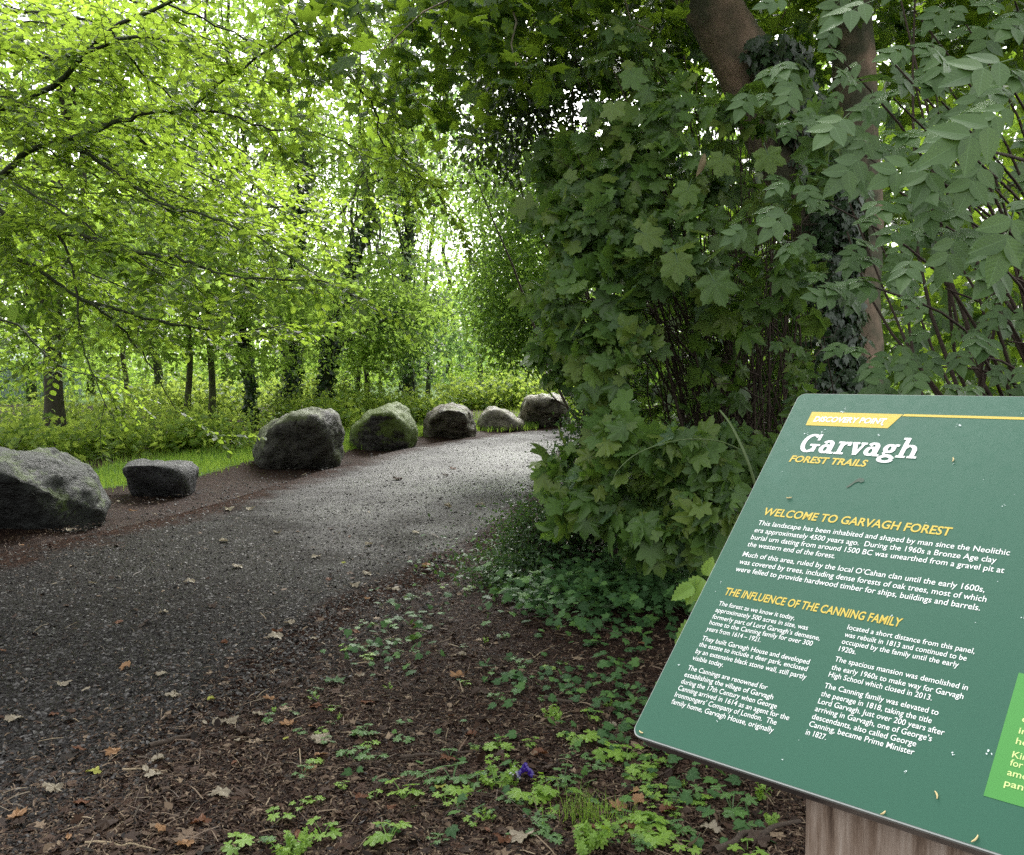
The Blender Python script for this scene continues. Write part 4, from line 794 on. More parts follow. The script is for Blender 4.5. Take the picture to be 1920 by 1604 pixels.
fallen = [(446, 1064, 'pale', .06), (356, 1095, 'pale', .05), (420, 1017, 'pale', .06), (107, 1094, 'pale', .045), (175, 1095, 'pale', .04), (239, 1255, 'tan', .045), (115, 1286, 'pale', .05), (170, 1292, 'pale', .045), (328, 1313, 'pale', .05), (395, 1322, 'yellowish', .03), (409, 1369, 'pale', .05), (439, 1405, 'pale', .055), (102, 1491, 'pale', .055), (414, 1501, 'pale', .05), (296, 1439, 'pale', .045), (271, 1454, 'pale', .045), (173, 1458, 'yellowish', .035), (23, 1350, 'pale', .05), (508, 1324, 'tan', .04), (539, 1401, 'yellowish', .04), (599, 1407, 'pale', .055), (599, 1433, 'tan', .04), (580, 1458, 'tan', .04), (444, 1444, 'rust', .03), (629, 1292, 'green', .07), (516, 1198, 'pale', .06), (544, 1173, 'pale', .05), (640, 1053, 'yellowish', .045), (689, 1077, 'pale', .05), (663, 1101, 'pale', .05), (689, 1021, 'pale', .05), (128, 1203, 'dark', .06), (804, 1062, 'tan', .065), (735, 1110, 'pale', .06), (862, 1268, 'tan', .06), (845, 1345, 'rust', .05), (607, 1409, 'pale', .06), (983, 1589, 'pale', .06), (1163, 1513, 'tan', .05), (942, 1249, 'pale', .055), (1144, 1154, 'green', .07), (731, 1525, 'rust', .025), (824, 1494, 'yellowish', .03), (1101, 1568, 'rust', .05), (850, 881, 'rust', .07), (743, 901, 'dark', .09), (839, 952, 'pale', .07), (575, 892, 'pale', .07), (834, 893, 'dark', .06), (427, 957, 'pale', .07), (467, 955, 'pale', .07), (284, 968, 'pale', .06), (251, 961, 'tan', .06), (594, 1043, 'pale', .05), (128, 997, 'pale', .05), (219, 943, 'pale', .06), (780, 1000, 'pale', .05), (900, 950, 'pale', .06), (520, 1000, 'pale', .05), (690, 960, 'pale', .05), (1420, 1590, 'dark', .06), (1330, 1560, 'pale', .05), (1250, 1515, 'rust', .05), (1040, 1450, 'dark', .06), (690, 1330, 'rust', .045), (900, 1300, 'dark', .06), (1010, 1420, 'rust', .05), (560, 1560, 'rust', .04), (350, 1590, 'tan', .045), (200, 1560, 'dark', .05), (30, 1540, 'tan', .05), (1450, 1450, 'rust', .06), (1180, 1330, 'dark', .05), (1200, 1500, 'tan', .04)]
for i in range(70):
    px = rng.uniform(0, 1250); py = 900 + 700 * rng.random() ** .8
    if px > 900 and py < 1150: continue
    if py < 960 and (px < 350 or px > 900): continue
    fallen.append((px, py, ['dark', 'rust', 'tan', 'dark', 'pale', 'rust'][rng.integers(6)], .022 + .026 * rng.random()))
FW = {'pale': 'pale bleached', 'tan': 'tan', 'rust': 'rusty red', 'dark': 'dark rotting', 'yellowish': 'yellowish', 'green': 'dull green'}
for i, (px, py, kname, s) in enumerate(fallen):
    g = at(px, py); v_ = i % 4; ip_ = float(in_path(g[0:1], g[1:2])[0]); z = float(ground_z(g[0:1], g[1:2])[0])
    o = link('fallen_leaf', lme[kname, v_], loc=(g[0], g[1], z + .004)); s *= .92; o.scale = (s, s, s * (1.0 + .5 * random.random())); o.rotation_euler = (random.uniform(-.12, .12), random.uniform(-.12, .12), random.uniform(0, 6.28))
    tag(o, f"{FW[kname]} fallen leaf lying " + ('on the dark gravel path' if ip_ > .15 else 'on the brown soil beside the gravel'), 'fallen leaf', 'fallen leaves')

# ------------------------------------------------------------------ seedlings
def seedling_mesh(seed_, m, kind):
    r_ = np.random.default_rng(seed_); mb = MB(); k = r_.integers(2, 6)
    for i in range(k):
        an = 6.28 * i / k + r_.random() * .8; rad = .35 + .65 * r_.random(); e = np.array([math.cos(an) * rad, math.sin(an) * rad, .45 + .7 * r_.random()])
        tube(mb, np.array([(0, 0, 0), e * .5 + np.array([0, 0, .12]), e]), [.035, .03, .025], 4, 0)
        dirv = np.array([[math.cos(an), math.sin(an), -.15]]); nv = np.array([[math.cos(an) * .2, math.sin(an) * .2 - .25, 1.]])
        if kind == 'fern':
            for j in range(5): put_leaves(mb, sd_leaf, (e * (.35 + .16 * j))[None] + np.array([[0, 0, .05 * j]]), dirv + r_.normal(size=(1, 3)) * .8, nv, .34 - .03 * j)
        else: put_leaves(mb, sd_leaf, e[None], dirv, nv, .5 + .35 * r_.random(), 0, .1)
    return mb.mesh('seedling', m)
sd_leaf = seedling_leaf()
smesh = {('seed', i): seedling_mesh(i, M['seed'], 'b') for i in range(5)}; smesh.update({('seed2', i): seedling_mesh(10 + i, M['seed2'], 'b') for i in range(4)}); smesh.update({('fern', i): seedling_mesh(20 + i, M['seed'], 'fern') for i in range(3)})
SL = {'seed': 'bright green lobed seedling growing from the bare brown soil', 'seed2': 'duller green lobed seedling growing from the brown soil', 'fern': 'feathery yellow green seedling cluster on the brown soil'}
seeds = [(1037, 1345, 'fern', .07), (1106, 1350, 'seed', .06), (1097, 1392, 'seed', .07), (1061, 1388, 'seed', .04), (683, 1393, 'seed2', .05), (940, 1410, 'seed', .06), (807, 1479, 'seed2', .055), (849, 1478, 'seed2', .08), (757, 1505, 'seed', .07), (896, 1480, 'seed2', .07), (930, 1480, 'fern', .11), (1015, 1500, 'fern', .08), (985, 1512, 'seed', .07), (729, 1585, 'seed', .075), (773, 1465, 'seed2', .04), (700, 1436, 'seed2', .055), (659, 1436, 'seed2', .055), (1139, 1420, 'seed', .075), (1175, 1420, 'seed', .06), (1201, 1455, 'seed', .06), (1225, 1486, 'seed', .05), (1208, 1555, 'seed', .065), (1227, 1582, 'seed', .05), (1118, 1595, 'fern', .10), (1095, 1602, 'fern', .09), (1153, 1574, 'fern', .06), (704, 1506, 'seed', .035), (856, 1505, 'seed', .05), (835, 1522, 'seed', .05), (757, 1362, 'seed2', .04), (754, 1400, 'seed2', .045), (1049, 1498, 'seed', .08), (1056, 1466, 'seed2', .06), (607, 1568, 'seed', .06), (624, 1346, 'seed', .03), (684, 1392, 'seed2', .05), (516, 1547, 'seed', .055), (444, 1590, 'seed', .06), (557, 1592, 'fern', .085), (535, 1602, 'fern', .08), (588, 1512, 'seed', .04), (557, 1522, 'seed', .035), (1201, 1448, 'seed', .055), (1284, 1490, 'seed2', .065), (1428, 1492, 'fern', .075), (1207, 1555, 'seed', .07), (1272, 1556, 'seed2', .06), (1226, 1580, 'seed', .06), (1373, 1516, 'seed2', .08), (1388, 1545, 'seed2', .07), (1446, 1545, 'fern', .05), (1263, 1503, 'seed', .045), (1311, 1503, 'seed', .045), (1251, 1428, 'seed', .04), (1402, 1602, 'seed', .05), (700, 1178, 'seed', .03), (740, 1215, 'seed2', .05), (690, 1240, 'seed', .04), (650, 1225, 'seed', .04), (770, 1130, 'seed2', .05), (975, 1240, 'seed2', .05), (830, 1105, 'seed', .04), (880, 1110, 'seed', .05), (925, 1090, 'seed', .06), (1180, 1560, 'seed', .05), (640, 1490, 'seed', .03), (890, 1560, 'seed', .035), (1020, 1550, 'seed2', .04), (930, 1310, 'seed2', .04), (1280, 1590, 'seed', .05)]
seeds = [(a_, b_, c_, d_ * .95) for a_, b_, c_, d_ in seeds]
for i in range(110):
    px = rng.uniform(480, 1280) if i % 2 else rng.uniform(850, 1290); py = rng.uniform(1150 + max(0, 700 - px) * .9, 1600) if i % 2 else rng.uniform(1400, 1603)
    if px > 1195 and py < 1420: continue
    seeds.append((px, py, ['seed', 'seed2', 'seed2', 'fern'][rng.integers(4)], .018 + .022 * rng.random()))
for i, (px, py, kname, s) in enumerate(seeds):
    g = at(px, py); z = float(ground_z(g[0:1], g[1:2])[0]); nn = {'seed': 5, 'seed2': 4, 'fern': 3}[kname]
    o = link('seedling', smesh[kname, i % nn], loc=(g[0], g[1], z - .004)); o.scale = (s * .8,) * 3; o.rotation_euler = (random.uniform(-.15, .15), random.uniform(-.15, .15), random.uniform(0, 6.28))
    tag(o, SL[kname], 'seedling', 'seedlings on the soil by the sign')

# twigs
tw = [((280, 1412), (372, 1388), .011, 'stout reddish broken stick at the gravel edge'), ((160, 1590), (300, 1600), .005, 'curved pale root like stick at the bottom of the picture'), ((750, 1428), (880, 1416), .008, 'dark straight stick among the seedlings'), ((1340, 1600), (1500, 1545), .013, 'dark knobbly stick lying by the wooden post'), ((970, 1232), (1040, 1206), .004, 'thin pale bent twig on dark soil below the ivy'), ((990, 1215), (1010, 1228), .003, 'short pale twig crossing the bent one'), ((1020, 1308), (1075, 1316), .010, 'short brown stick below the ivy edge'), ((640, 1380), (760, 1330), .004, 'thin dark twig running up towards the ivy'), ((230, 1453), (310, 1462), .005, 'pale yellowish stalk lying on the gravel edge'), ((780, 1350), (850, 1352), .004, 'thin straight stalk next to a rusty leaf'), ((60, 1470), (120, 1440), .004, 'small dark twig on the gravel at the left'), ((1070, 1340), (1000, 1365), .004, 'pale thin stalk left of a lobed seedling')]
for (a_, b_, r_, lab) in tw:
    p0, p1 = at(*a_), at(*b_); B = bend(p0, p1, 9, .05); B[:, 2] = ground_z(B[:, 0], B[:, 1]) + r_ * .8; mb = MB(); tube(mb, smooth_line(B, 22), np.linspace(r_, r_ * .55, 22), 7, 0, .15)
    o = mb.obj('twig', M['stem'] if 'pale' not in lab else M.setdefault('pale_twig', bark_mat('pale_twig', (.16, .12, .07), (.34, .27, .17), None, 20)), origin=tuple(B[0]), smooth=True); tag(o, lab, 'twig', 'twigs on the ground')
# purple wrapper
g = at(978, 1468); z = float(ground_z(g[0:1], g[1:2])[0]); root = empty('wrapper', (g[0], g[1], z)); r_ = np.random.default_rng(4)
def crumple(cx_, cy_, w_, h_, hz, sd_):
    r_ = np.random.default_rng(sd_); n_ = 9; u = np.linspace(-.5, .5, n_); X, Y = np.meshgrid(u * w_, u * h_); Zc = hz * (.5 + .5 * r_.random(X.shape)) * (1 - 1.2 * np.abs(u)[None]) + .004
    V = np.stack([X + r_.normal(size=X.shape) * w_ * .06 + cx_, Y + r_.normal(size=X.shape) * h_ * .06 + cy_, Zc], -1); i = np.arange(n_ * n_).reshape(n_, n_); mb = MB(); mb.add(V, np.stack([i[:-1, :-1], i[:-1, 1:], i[1:, 1:], i[1:, :-1]], -1).reshape(-1, 4)); return mb
crumple(.013, 0, .055, .045, .07, 1).obj('foil', plain('purple_foil', (.035, .012, .20), .25, .6), root); crumple(-.024, .006, .04, .035, .05, 2).obj('inner_paper', plain('silver_paper', (.55, .55, .6), .35, .5), root)
tag(root, 'crumpled purple and white wrapper dropped among the seedlings', 'litter')
# nettle by the sign's edge
g = at(1325, 1440); z = float(ground_z(g[0:1], g[1:2])[0]); d_ = g[1]; root = empty('nettle', (g[0], g[1], z)); ms, ml = MB(), MB()
top = pix(1302, 1085, d_); S = smooth_line(bend((g[0], g[1], z), top, 5, .03), 12); tube(ms, S, np.linspace(.004, .002, 12), 5)
serr = half_leaf([(.22, .02), (.22, .10), (.33, .12), (.29, .22), (.39, .26), (.31, .36), (.38, .42), (.28, .50), (.33, .57), (.22, .64), (.26, .70), (.14, .78), (.16, .85), (.06, .92)], .12, .3)
put_leaves(ml, weld(serr), np.array([pix(1318, 1085, d_), pix(1300, 1100, d_ - .03), pix(1325, 1080, d_), pix(1312, 1170, d_ - .02), pix(1330, 1160, d_), pix(1340, 1240, d_)]), np.array([(-.65, -.2, -.75), (-1, -.2, -.4), (.2, -.1, 1.), (-.9, -.2, -.6), (.6, 0, -.3), (-.5, -.2, -.8)]), np.array([(-.2, -.7, .7)] * 6), np.array([.11, .09, .07, .12, .11, .10]))
ms.obj('stem', M['seed'], root, (g[0], g[1], z)); ml.obj('foliage', M['seed'], root, (g[0], g[1], z)); tag(root, 'bright green nettle sprig poking out behind the edge of the sign', 'nettle')

# ------------------------------------------------------------------ the information sign
S_ = .594 / .407                                   # metres per unit of the measured panel
AZ, TI = .795842, .783492
d1 = np.array([math.sin(AZ), -math.cos(AZ), 0]); hh = np.array([math.cos(AZ), math.sin(AZ), 0]); d2 = hh * math.cos(TI) + np.array([0, 0, math.sin(TI)]); nn = np.cross(d1, d2)
p = R(PITCH); a_, b_ = (1499 - 960) / FPX, -(738 - 802) / FPX
TL = np.array([a_, math.cos(p) + b_ * math.sin(p), -math.sin(p) + b_ * math.cos(p)]) * S_ + np.array([0, 0, CAM_H])
WU, HU = .576, .408
from mathutils import Matrix
MW = Matrix(((d1[0], d2[0], nn[0], TL[0]), (d1[1], d2[1], nn[1], TL[1]), (d1[2], d2[2], nn[2], TL[2]), (0, 0, 0, 1)))
pc = TL + d1 * WU * S_ * .5 - d2 * HU * S_ * .5
post_c = TL + d1 * (.20 * S_) - d2 * HU * S_ + hh * .16
zs = float(ground_z(post_c[0:1], post_c[1:2])[0]); sign = empty('information_sign', (post_c[0], post_c[1], zs)); IM = Matrix.Translation(sign.location).inverted()
tag(sign, 'green information panel about the forest on a slanted lectern with a wooden post', 'sign')
def place(o, parent=sign, world=MW):
    o.parent = parent; o.matrix_parent_inverse = Matrix.Identity(4)
    if parent is sign: o.matrix_local = IM @ world
    return o
def rrect(x0, y0, x1, y1, r, seg=6):
    out = []
    for (cx_, cy_, a0) in ((x1 - r, y1 - r, 0), (x0 + r, y1 - r, 90), (x0 + r, y0 + r, 180), (x1 - r, y0 + r, 270)):
        for k in range(seg + 1): t = R(a0 + 90 * k / seg); out.append((cx_ + r * math.cos(t), cy_ + r * math.sin(t)))
    return out
def slab(name, poly, z0, z1, m, parent=sign, bev=0):
    bm = bmesh.new(); lo = [bm.verts.new((x, y, z0)) for x, y in poly]; hi = [bm.verts.new((x, y, z1)) for x, y in poly]
    bm.faces.new(hi); bm.faces.new(lo[::-1]); k = len(poly)
    for i in range(k): bm.faces.new((lo[i], lo[(i + 1) % k], hi[(i + 1) % k], hi[i]))
    bmesh.ops.recalc_face_normals(bm, faces=bm.faces[:]); me = bpy.data.meshes.new(name); bm.to_mesh(me); bm.free(); me.materials.append(m)
    return place(link(name, me), parent)
def sign_green():
    m, t = mat('sign_green_print'); n = N(t); ob = n.obj()
    f = n.noise(5, 4, ob); f2 = n.noise(60, 5, ob, .6)
    c = n.mix(f, (.015, .088, .051), (.0175, .101, .059)); c = n.mix(n.ramp(f2, [(.66, (0, 0, 0)), (.80, (.35, .35, .35))]), c, (.05, .15, .11))
    st = n.noise(3.2, 5, ob); c = n.mix(n.ramp(st, [(.62, (0, 0, 0)), (.75, (.25, .25, .25))]), c, (.07, .20, .16))
    p_ = n('BsdfPrincipled', {'Base Color': c, 'Roughness': n.ramp(f2, [(.3, (.42, .42, .42)), (.7, (.58, .58, .58))]), 'Specular IOR Level': .35, 'Normal': n('Bump', {'Strength': .06, 'Distance': .001, 'Height': f2}).outputs[0]}); n.out(p_.outputs[0]); return m
m_green, m_white, m_yel = sign_green(), plain('sign_white', (.78, .80, .78), .5), plain('sign_yellow', (.55, .42, .06), .55)
m_rim, m_dark = plain('laminate_edge', (.34, .37, .35), .5), plain('dark_tray', (.025, .025, .025), .28, .6, (.16, .15, .14), 22)  # pale mottle in the tray colour stands in for reflections on dark metal
m_lime = plain('sign_lime', (.05, .24, .04), .5, .4, (.055, .26, .045), 8); m_limetxt = plain('sign_lime_text', (.55, .68, .25), .5)
X1, Y1 = WU * S_, -HU * S_
rim = slab('panel_edge', rrect(0, Y1, X1, 0, .012), -.006, -.0006, m_rim)
board = slab('panel', rrect(.0010, Y1 + .0018, X1 - .0010, -.0010, .0114), -.0005, 0., m_green)
slab('panel_tray', rrect(.004, Y1 + .0015, X1 - .004, -.006, .010), -.024, -.0065, m_dark)
ZT = .0004
def flat(name, polys, m, z=ZT, parent=board):
    mb = MB()
    for i, P in enumerate(polys):
        P = np.array([(x * S_, y * S_, z + 2e-6 * i) for x, y in P]); mb.add(P, np.arange(len(P))[None])
    o = mb.obj(name, m); o.parent = parent; return o
def text_mesh(body, x0, x1, base, cap, m, name='lettering', bold=.0, shear=0., z=ZT, parent=board):
    cu = bpy.data.curves.new('t', 'FONT'); cu.body = body; cu.size = 1; cu.resolution_u = 3; cu.offset = bold; cu.shear = shear; cu.fill_mode = 'FRONT'
    ob = bpy.data.objects.new('t', cu); col.objects.link(ob); bpy.context.view_layer.update()
    me = bpy.data.meshes.new_from_object(ob.evaluated_get(bpy.context.evaluated_depsgraph_get())); bpy.data.objects.remove(ob); bpy.data.curves.remove(cu)
    V = np.empty(len(me.vertices) * 3, 'f4'); me.vertices.foreach_get('co', V); V = V.reshape(-1, 3)
    sx = (x1 - x0) * S_ / (V[:, 0].max() - V[:, 0].min()); sy = cap * S_ / .70
    W_ = np.stack([x0 * S_ + (V[:, 0] - V[:, 0].min()) * sx, base * S_ + V[:, 1] * sy, np.full(len(V), z)], 1)
    me.vertices.foreach_set('co', W_.astype('f4').ravel()); me.materials.clear(); me.materials.append(m); me.update()
    o = link(name, me, parent); return o
# heading tab and rule
flat('heading_band', [[(.0240, -.0450), (.1080, -.0450), (.1172, -.0262), (.0240, -.0262)]], m_yel, .0003)
flat('heading_rule', [[(.1168, -.0288), (WU - .02, -.0288), (WU - .02, -.0258), (.1183, -.0258)]], m_yel, .0003)
text_mesh('DISCOVERY POINT', .0300, .1040, -.0396, .0070, m_white, bold=.028, shear=.15, z=.0006)
# 'Garvagh' drawn letter by letter in a bold slab serif
def stroke(pts, w_):
    P = np.asarray(pts, float); out = []
    d_ = nrm(np.gradient(P, axis=0)); n_ = np.stack([-d_[:, 1], d_[:, 0]], 1); w_ = np.broadcast_to(np.asarray(w_, float), (len(P),))[:, None] / 2
    return [(P[i] + n_[i] * w_[i], P[i + 1] + n_[i + 1] * w_[i + 1], P[i + 1] - n_[i + 1] * w_[i + 1], P[i] - n_[i] * w_[i]) for i in range(len(P) - 1)]
def arc(cx_, cy_, rx, ry, a0, a1, n_=18): return [(cx_ + rx * math.cos(R(a_)), cy_ + ry * math.sin(R(a_))) for a_ in np.linspace(a0, a1, n_)]
def rect(x0, y0, x1, y1): return [((x0, y0), (x1, y0), (x1, y1), (x0, y1))]
B_ = .19
def vw(P, a_=.10, b_=B_):                           # thicker on vertical strokes
    P = np.asarray(P); d_ = nrm(np.gradient(P, axis=0)); return a_ + (b_ - a_) * np.abs(d_[:, 1])
def ring(*k): P = arc(*k); return stroke(P, vw(P))
def g_G(): return ring(.40, .5, .31, .44, 50, 312) + rect(.42, .36, .86, .46) + rect(.56, .06, .74, .42) + rect(.62, .66, .74, 1.0) 
def g_a(): return ring(.24, .24, .17, .18, 0, 360) + ring(.28, .42, .18, .215, 5, 150) + rect(.37, .06, .55, .46) + rect(.40, 0, .66, .10)
def g_r(): return rect(0, 0, .40, .10) + rect(.10, .05, .28, .60) + rect(0, .56, .26, .66) + ring(.40, .36, .22, .24, 150, 62) + rect(.42, .46, .56, .66)
def g_v(): return stroke([(.12, .60), (.30, .02)], .19) + stroke([(.50, .60), (.31, .02)], .12) + rect(0, .56, .30, .66) + rect(.36, .56, .62, .66)
def g_g(): return ring(.26, .42, .16, .17, 0, 360) + ring(.28, -.10, .25, .14, 0, 360) + stroke([(.16, .28), (.10, .18), (.14, .10), (.34, .07), (.46, .04)], .11) + stroke([(.36, .55), (.48, .60), (.60, .58)], .11)
def g_h(): return rect(0, 0, .38, .10) + rect(.10, .05, .28, .98) + rect(0, .90, .26, 1.0) + ring(.40, .36, .22, .24, 170, 0) + rect(.53, .05, .71, .37) + rect(.45, 0, .82, .10)
lets = [(g_G, .92), (g_a, .70), (g_r, .60), (g_v, .64), (g_a, .70), (g_g, .63), (g_h, .82)]; tot = sum(w_ for _, w_ in lets); polys = []; xx = 0
for fn, w_ in lets:
    for q in fn(): polys.append([(.0281 + .1176 * (xx + x + .09 * y) / (tot + .03), -.0811 + .0248 * y) for x, y in q])
    xx += w_
flat('title_lettering', polys, m_white)
text_mesh('FOREST TRAILS', .0246, .1030, -.0942, .0080, m_yel, bold=.03, shear=.15)
text_mesh('WELCOME TO GARVAGH FOREST', .0240, .1974, -.1626, .0088, m_yel, bold=.022, shear=.08)
text_mesh('THE INFLUENCE OF THE CANNING FAMILY', .0236, .1845, -.2566, .0080, m_yel, bold=.022, shear=.08)
body = [('This landscape has been inhabited and shaped by man since the Neolithic', .0236, .2455, -.1750, 0), ('era approximately 4500 years ago.  During the 1960s a Bronze Age clay', .0236, .2376, -.1838, 0), ('burial urn dating from around 1500 BC was unearthed from a gravel pit at', .0236, .2454, -.1924, 0), ('the western end of the forest.', .0234, .1097, -.2008, 0),
 ('Much of this area, ruled by the local O\u2019Cahan clan until the early 1600s,', .0234, .2361, -.2126, 0), ('was covered by trees, including dense forests of oak trees, most of which', .0234, .2394, -.2213, 0), ('were felled to provide hardwood timber for ships, buildings and barrels.', .0234, .2371, -.2298, 0)]
c1 = [('The forest as we know it today,', .0976, -.2686), ('approximately 500 acres in size, was', .1123, -.2757), ('formerly part of Lord Garvagh\u2019s demesne,', .1257, -.2830), ('home to the Canning family for over 300', .1214, -.2894), ('years from 1614 \u2013 1921.', .0769, -.2962), ('They built Garvagh House and developed', .1250, -.3064), ('the estate to include a deer park, enclosed', .1256, -.3128), ('by an extensive black stone wall, still partly', .1274, -.3200), ('visible today.', .0539, -.3269), ('The Cannings are renowned for', .0997, -.3372), ('establishing the village of Garvagh', .1078, -.3441), ('during the 17th Century when George', .1138, -.3510), ('Canning arrived in 1614 as an agent for the', .1271, -.3577), ('Ironmongers\u2019 Company of London.  The', .1189, -.3643), ('family home, Garvagh House, originally', .1189, -.3712)]
c2 = [('located a short distance from this panel,', .2427, -.2677), ('was rebuilt in 1813 and continued to be', .2388, -.2749), ('occupied by the family until the early', .2348, -.2816), ('1920s.', .1583, -.2887), ('The spacious mansion was demolished in', .2457, -.2985), ('the early 1960s to make way for Garvagh', .2446, -.3062), ('High School which closed in 2013.', .2243, -.3130), ('The Canning family was elevated to', .2318, -.3233), ('the peerage in 1818, taking the title', .2290, -.3307), ('Lord Garvagh. Just over 200 years after', .2397, -.3374), ('arriving in Garvagh, one of George\u2019s', .2329, -.3443), ('descendants, also called George', .2239, -.3512), ('Canning, became Prime Minister', .2244, -.3578), ('in 1827.', .1606, -.3650)]
for t_, x0, x1, b_, _ in body: text_mesh(t_, x0, x1, b_, .0056, m_white, bold=.004)
for t_, x1, b_ in c1: text_mesh(t_, .0229, x1, b_, .0047, m_white, bold=.004)
for t_, x1, b_ in c2: text_mesh(t_, .1441, x1, b_, .0047, m_white, bold=.004)
flat('lime_box', [[(.2750, -.3724), (WU - .02, -.3724), (WU - .02, -.2759), (.2750, -.2759)]], m_lime, .0003)
for t_, w_, b_ in [('e', .0035, -.3130), ('in', .0052, -.3222), ('he', .0075, -.3302), ('Kin', .0095, -.3405), ('for', .0080, -.3466), ('amo', .0130, -.3538), ('pane', .0160, -.3616)]: text_mesh(t_, .2852, .2852 + w_, b_, .0048, m_limetxt, bold=.010, z=.0006)
# specks, droppings and a rusty smear on the print
r_ = np.random.default_rng(12); sp = []
def blob(u, v, r0, n_=9, el=1., an=0): 
    q = []
    for k in range(n_):
        t = 6.28 * k / n_; rr_ = r0 * (.6 + .7 * r_.random()); x, y = rr_ * math.cos(t) * el, rr_ * math.sin(t); q.append((u + x * math.cos(an) - y * math.sin(an), v + x * math.sin(an) + y * math.cos(an)))
    return q
for (u, v, s_) in [(.0575, -.0205, .0009), (.0560, -.0255, .0010), (.0475, -.0500, .0010), (.0455, -.0545, .0012), (.0300, -.0560, .0011), (.1720, -.0380, .0011), (.1700, -.0385, .0008), (.1015, -.0545, .0008), (.1000, -.0400, .0018), (.1790, -.0850, .0007), (.0180, -.0800, .0006), (.2300, -.1250, .0009), (.2680, -.2300, .0013), (.0150, -.2450, .0008), (.0130, -.3350, .0009), (.0710, -.3750, .0007), (.1350, -.3900, .0006), (.2490, -.3480, .0010), (.2700, -.3420, .0012), (.2230, -.3720, .0010), (.1750, -.2480, .0009)]:
    for k in range(3): sp.append(blob(u + r_.normal() * s_, v + r_.normal() * s_, s_ * (.2 + .4 * r_.random()), 8, 1 + r_.random(), r_.random() * 3))
for k in range(35): sp.append(blob(r_.uniform(.005, .3), r_.uniform(-.4, -.005), .00015 + .0003 * r_.random(), 6))
flat('speck', sp, plain('bird_speck', (.62, .72, .70), .6), .0008)
flat('stain', [[(.0930, -.1200), (.0960, -.1160), (.0985, -.1120), (.1020, -.1085), (.1060, -.1090), (.1072, -.1125), (.1050, -.1140), (.1020, -.1130), (.0990, -.1150), (.0965, -.1190), (.0940, -.1215)]], plain('rusty_smear', (.085, .075, .055), .6, .3, (.03, .11, .075), 60), .0008)
# needles and husks lying on the panel
m_husk = plain('dry_husk', (.55, .42, .18), .6, .3, (.7, .58, .32), 200)
for (u, v, ln_, an, lab) in [(.1780, -.0800, .0065, 100, 'tiny upright husk right of the title'), (.0430, -.1400, .0075, 12, 'pale curved husk above the upper heading'), (.2475, -.3815, .0075, 120, 'curved brown needle left of the lime box'), (.0090, -.4040, .0060, -10, 'yellow husk at the lower left corner of the panel'), (.2180, -.4055, .0055, 55, 'pale husk on the bottom edge above the post'), (.2780, -.4030, .0085, 65, 'longest pale husk at the bottom edge of the panel')]:
    t = np.linspace(-.5, .5, 7); c_, s_2 = math.cos(R(an)), math.sin(R(an)); X = t * ln_ * S_ * .75; Y = (t * t) * ln_ * S_ * .4
    P = TL + d1 * u * S_ + d2 * v * S_; Q = np.stack([P + d1 * (x * c_ - y * s_2) + d2 * (x * s_2 + y * c_) + nn * .0016 for x, y in zip(X, Y)]); mb = MB(); tube(mb, Q, 0.0010 * np.sin(np.linspace(.5, 2.6, 7)), 6); o = mb.obj('husk', m_husk, origin=tuple(P)); tag(o, lab, 'plant husk', 'husks lying on the sign')
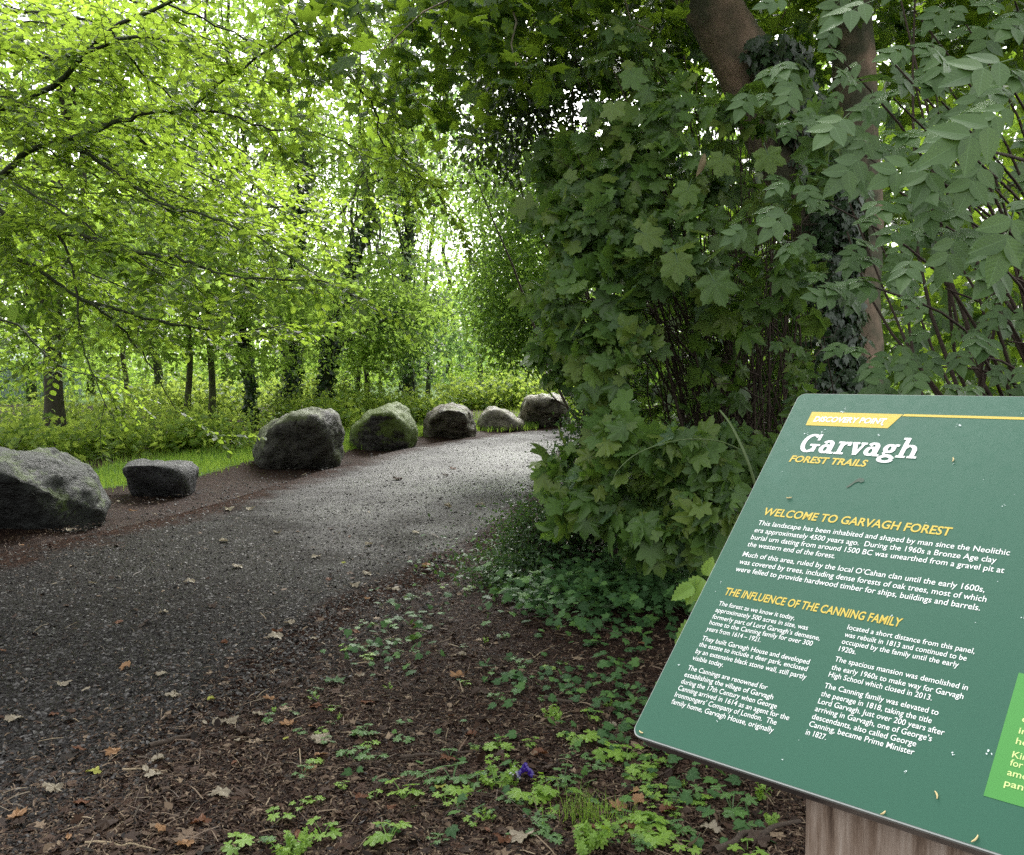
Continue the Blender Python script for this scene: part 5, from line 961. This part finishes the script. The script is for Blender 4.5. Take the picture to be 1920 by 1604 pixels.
# post and bracket
m_, t = mat('weathered_post'); n = N(t); ob = n.obj(); mp = n('Mapping', {'Vector': ob, 'Scale': (14, 14, 1.1)}); f = n.noise(5, 8, mp.outputs[0], .65); f2 = n.noise(1.6, 3, n('Mapping', {'Vector': ob, 'Scale': (5, 5, 1.5)}).outputs[0])
c = n.ramp(f, [(.30, (.05, .035, .026)), (.42, (.24, .18, .135)), (.56, (.48, .40, .33)), (.75, (.62, .56, .49))]); c = n.mix(n.math('MULTIPLY', f2, .5), c, (.20, .115, .07))
p_ = n('BsdfPrincipled', {'Base Color': c, 'Roughness': .8, 'Normal': n('Bump', {'Strength': .7, 'Distance': .006, 'Height': f}).outputs[0]}); n.out(p_.outputs[0])
def proj(P):
    P = np.asarray(P) - np.array([0, 0, CAM_H]); p = R(PITCH); f = P[1] * math.cos(p) - P[2] * math.sin(p); u = P[1] * math.sin(p) + P[2] * math.cos(p); return 960 + FPX * P[0] / f, 802 - FPX * u / f
pu = min(np.linspace(.05, .2, 301), key=lambda u: abs(proj(TL + d1 * (u * S_) - d2 * HU * S_ + hh * .055 - np.array([0, 0, .05]))[0] - 1507))
bl_ = TL + d1 * (pu * S_) - d2 * HU * S_ + hh * .055         # top left front corner of the post
PW, PT = .20, .10; topz = bl_[2] + .02
def prism(name, base_pts, z0, zt, m, bev=.006, cuts=10, parent=sign):
    bm = bmesh.new(); L0 = [bm.verts.new((x - sign.location.x, y - sign.location.y, z0 - sign.location.z)) for x, y in base_pts]; L1 = [bm.verts.new((x - sign.location.x, y - sign.location.y, zt(x, y) - sign.location.z)) for x, y in base_pts]
    bm.faces.new(L0[::-1]); bm.faces.new(L1); k = len(L0)
    for i in range(k): bm.faces.new((L0[i], L0[(i + 1) % k], L1[(i + 1) % k], L1[i]))
    bmesh.ops.recalc_face_normals(bm, faces=bm.faces[:])
    if bev: bmesh.ops.bevel(bm, geom=bm.edges[:], offset=bev, segments=2, affect='EDGES')
    me = bpy.data.meshes.new(name); bm.to_mesh(me); bm.free(); me.materials.append(m); return link(name, me, parent)
cs_ = [bl_[:2], bl_[:2] + d1[:2] * PW, bl_[:2] + d1[:2] * PW + hh[:2] * PT, bl_[:2] + hh[:2] * PT]
zt = lambda x, y: float(bl_[2] - .014 + ((np.array([x, y]) - bl_[:2]) @ hh[:2]) * math.tan(TI) - .028 + .055 * math.tan(TI))
prism('post', cs_, -.1 + zs, zt, m_)
bc = bl_ + d1 * .10 + hh * -.012; br = [bc[:2] - d1[:2] * .03, bc[:2] + d1[:2] * .03, bc[:2] + d1[:2] * .03 + hh[:2] * .0105, bc[:2] - d1[:2] * .03 + hh[:2] * .0105]
prism('bracket', br, bl_[2] - .005, lambda x, y: float(bl_[2] + .018), m_dark, .001)
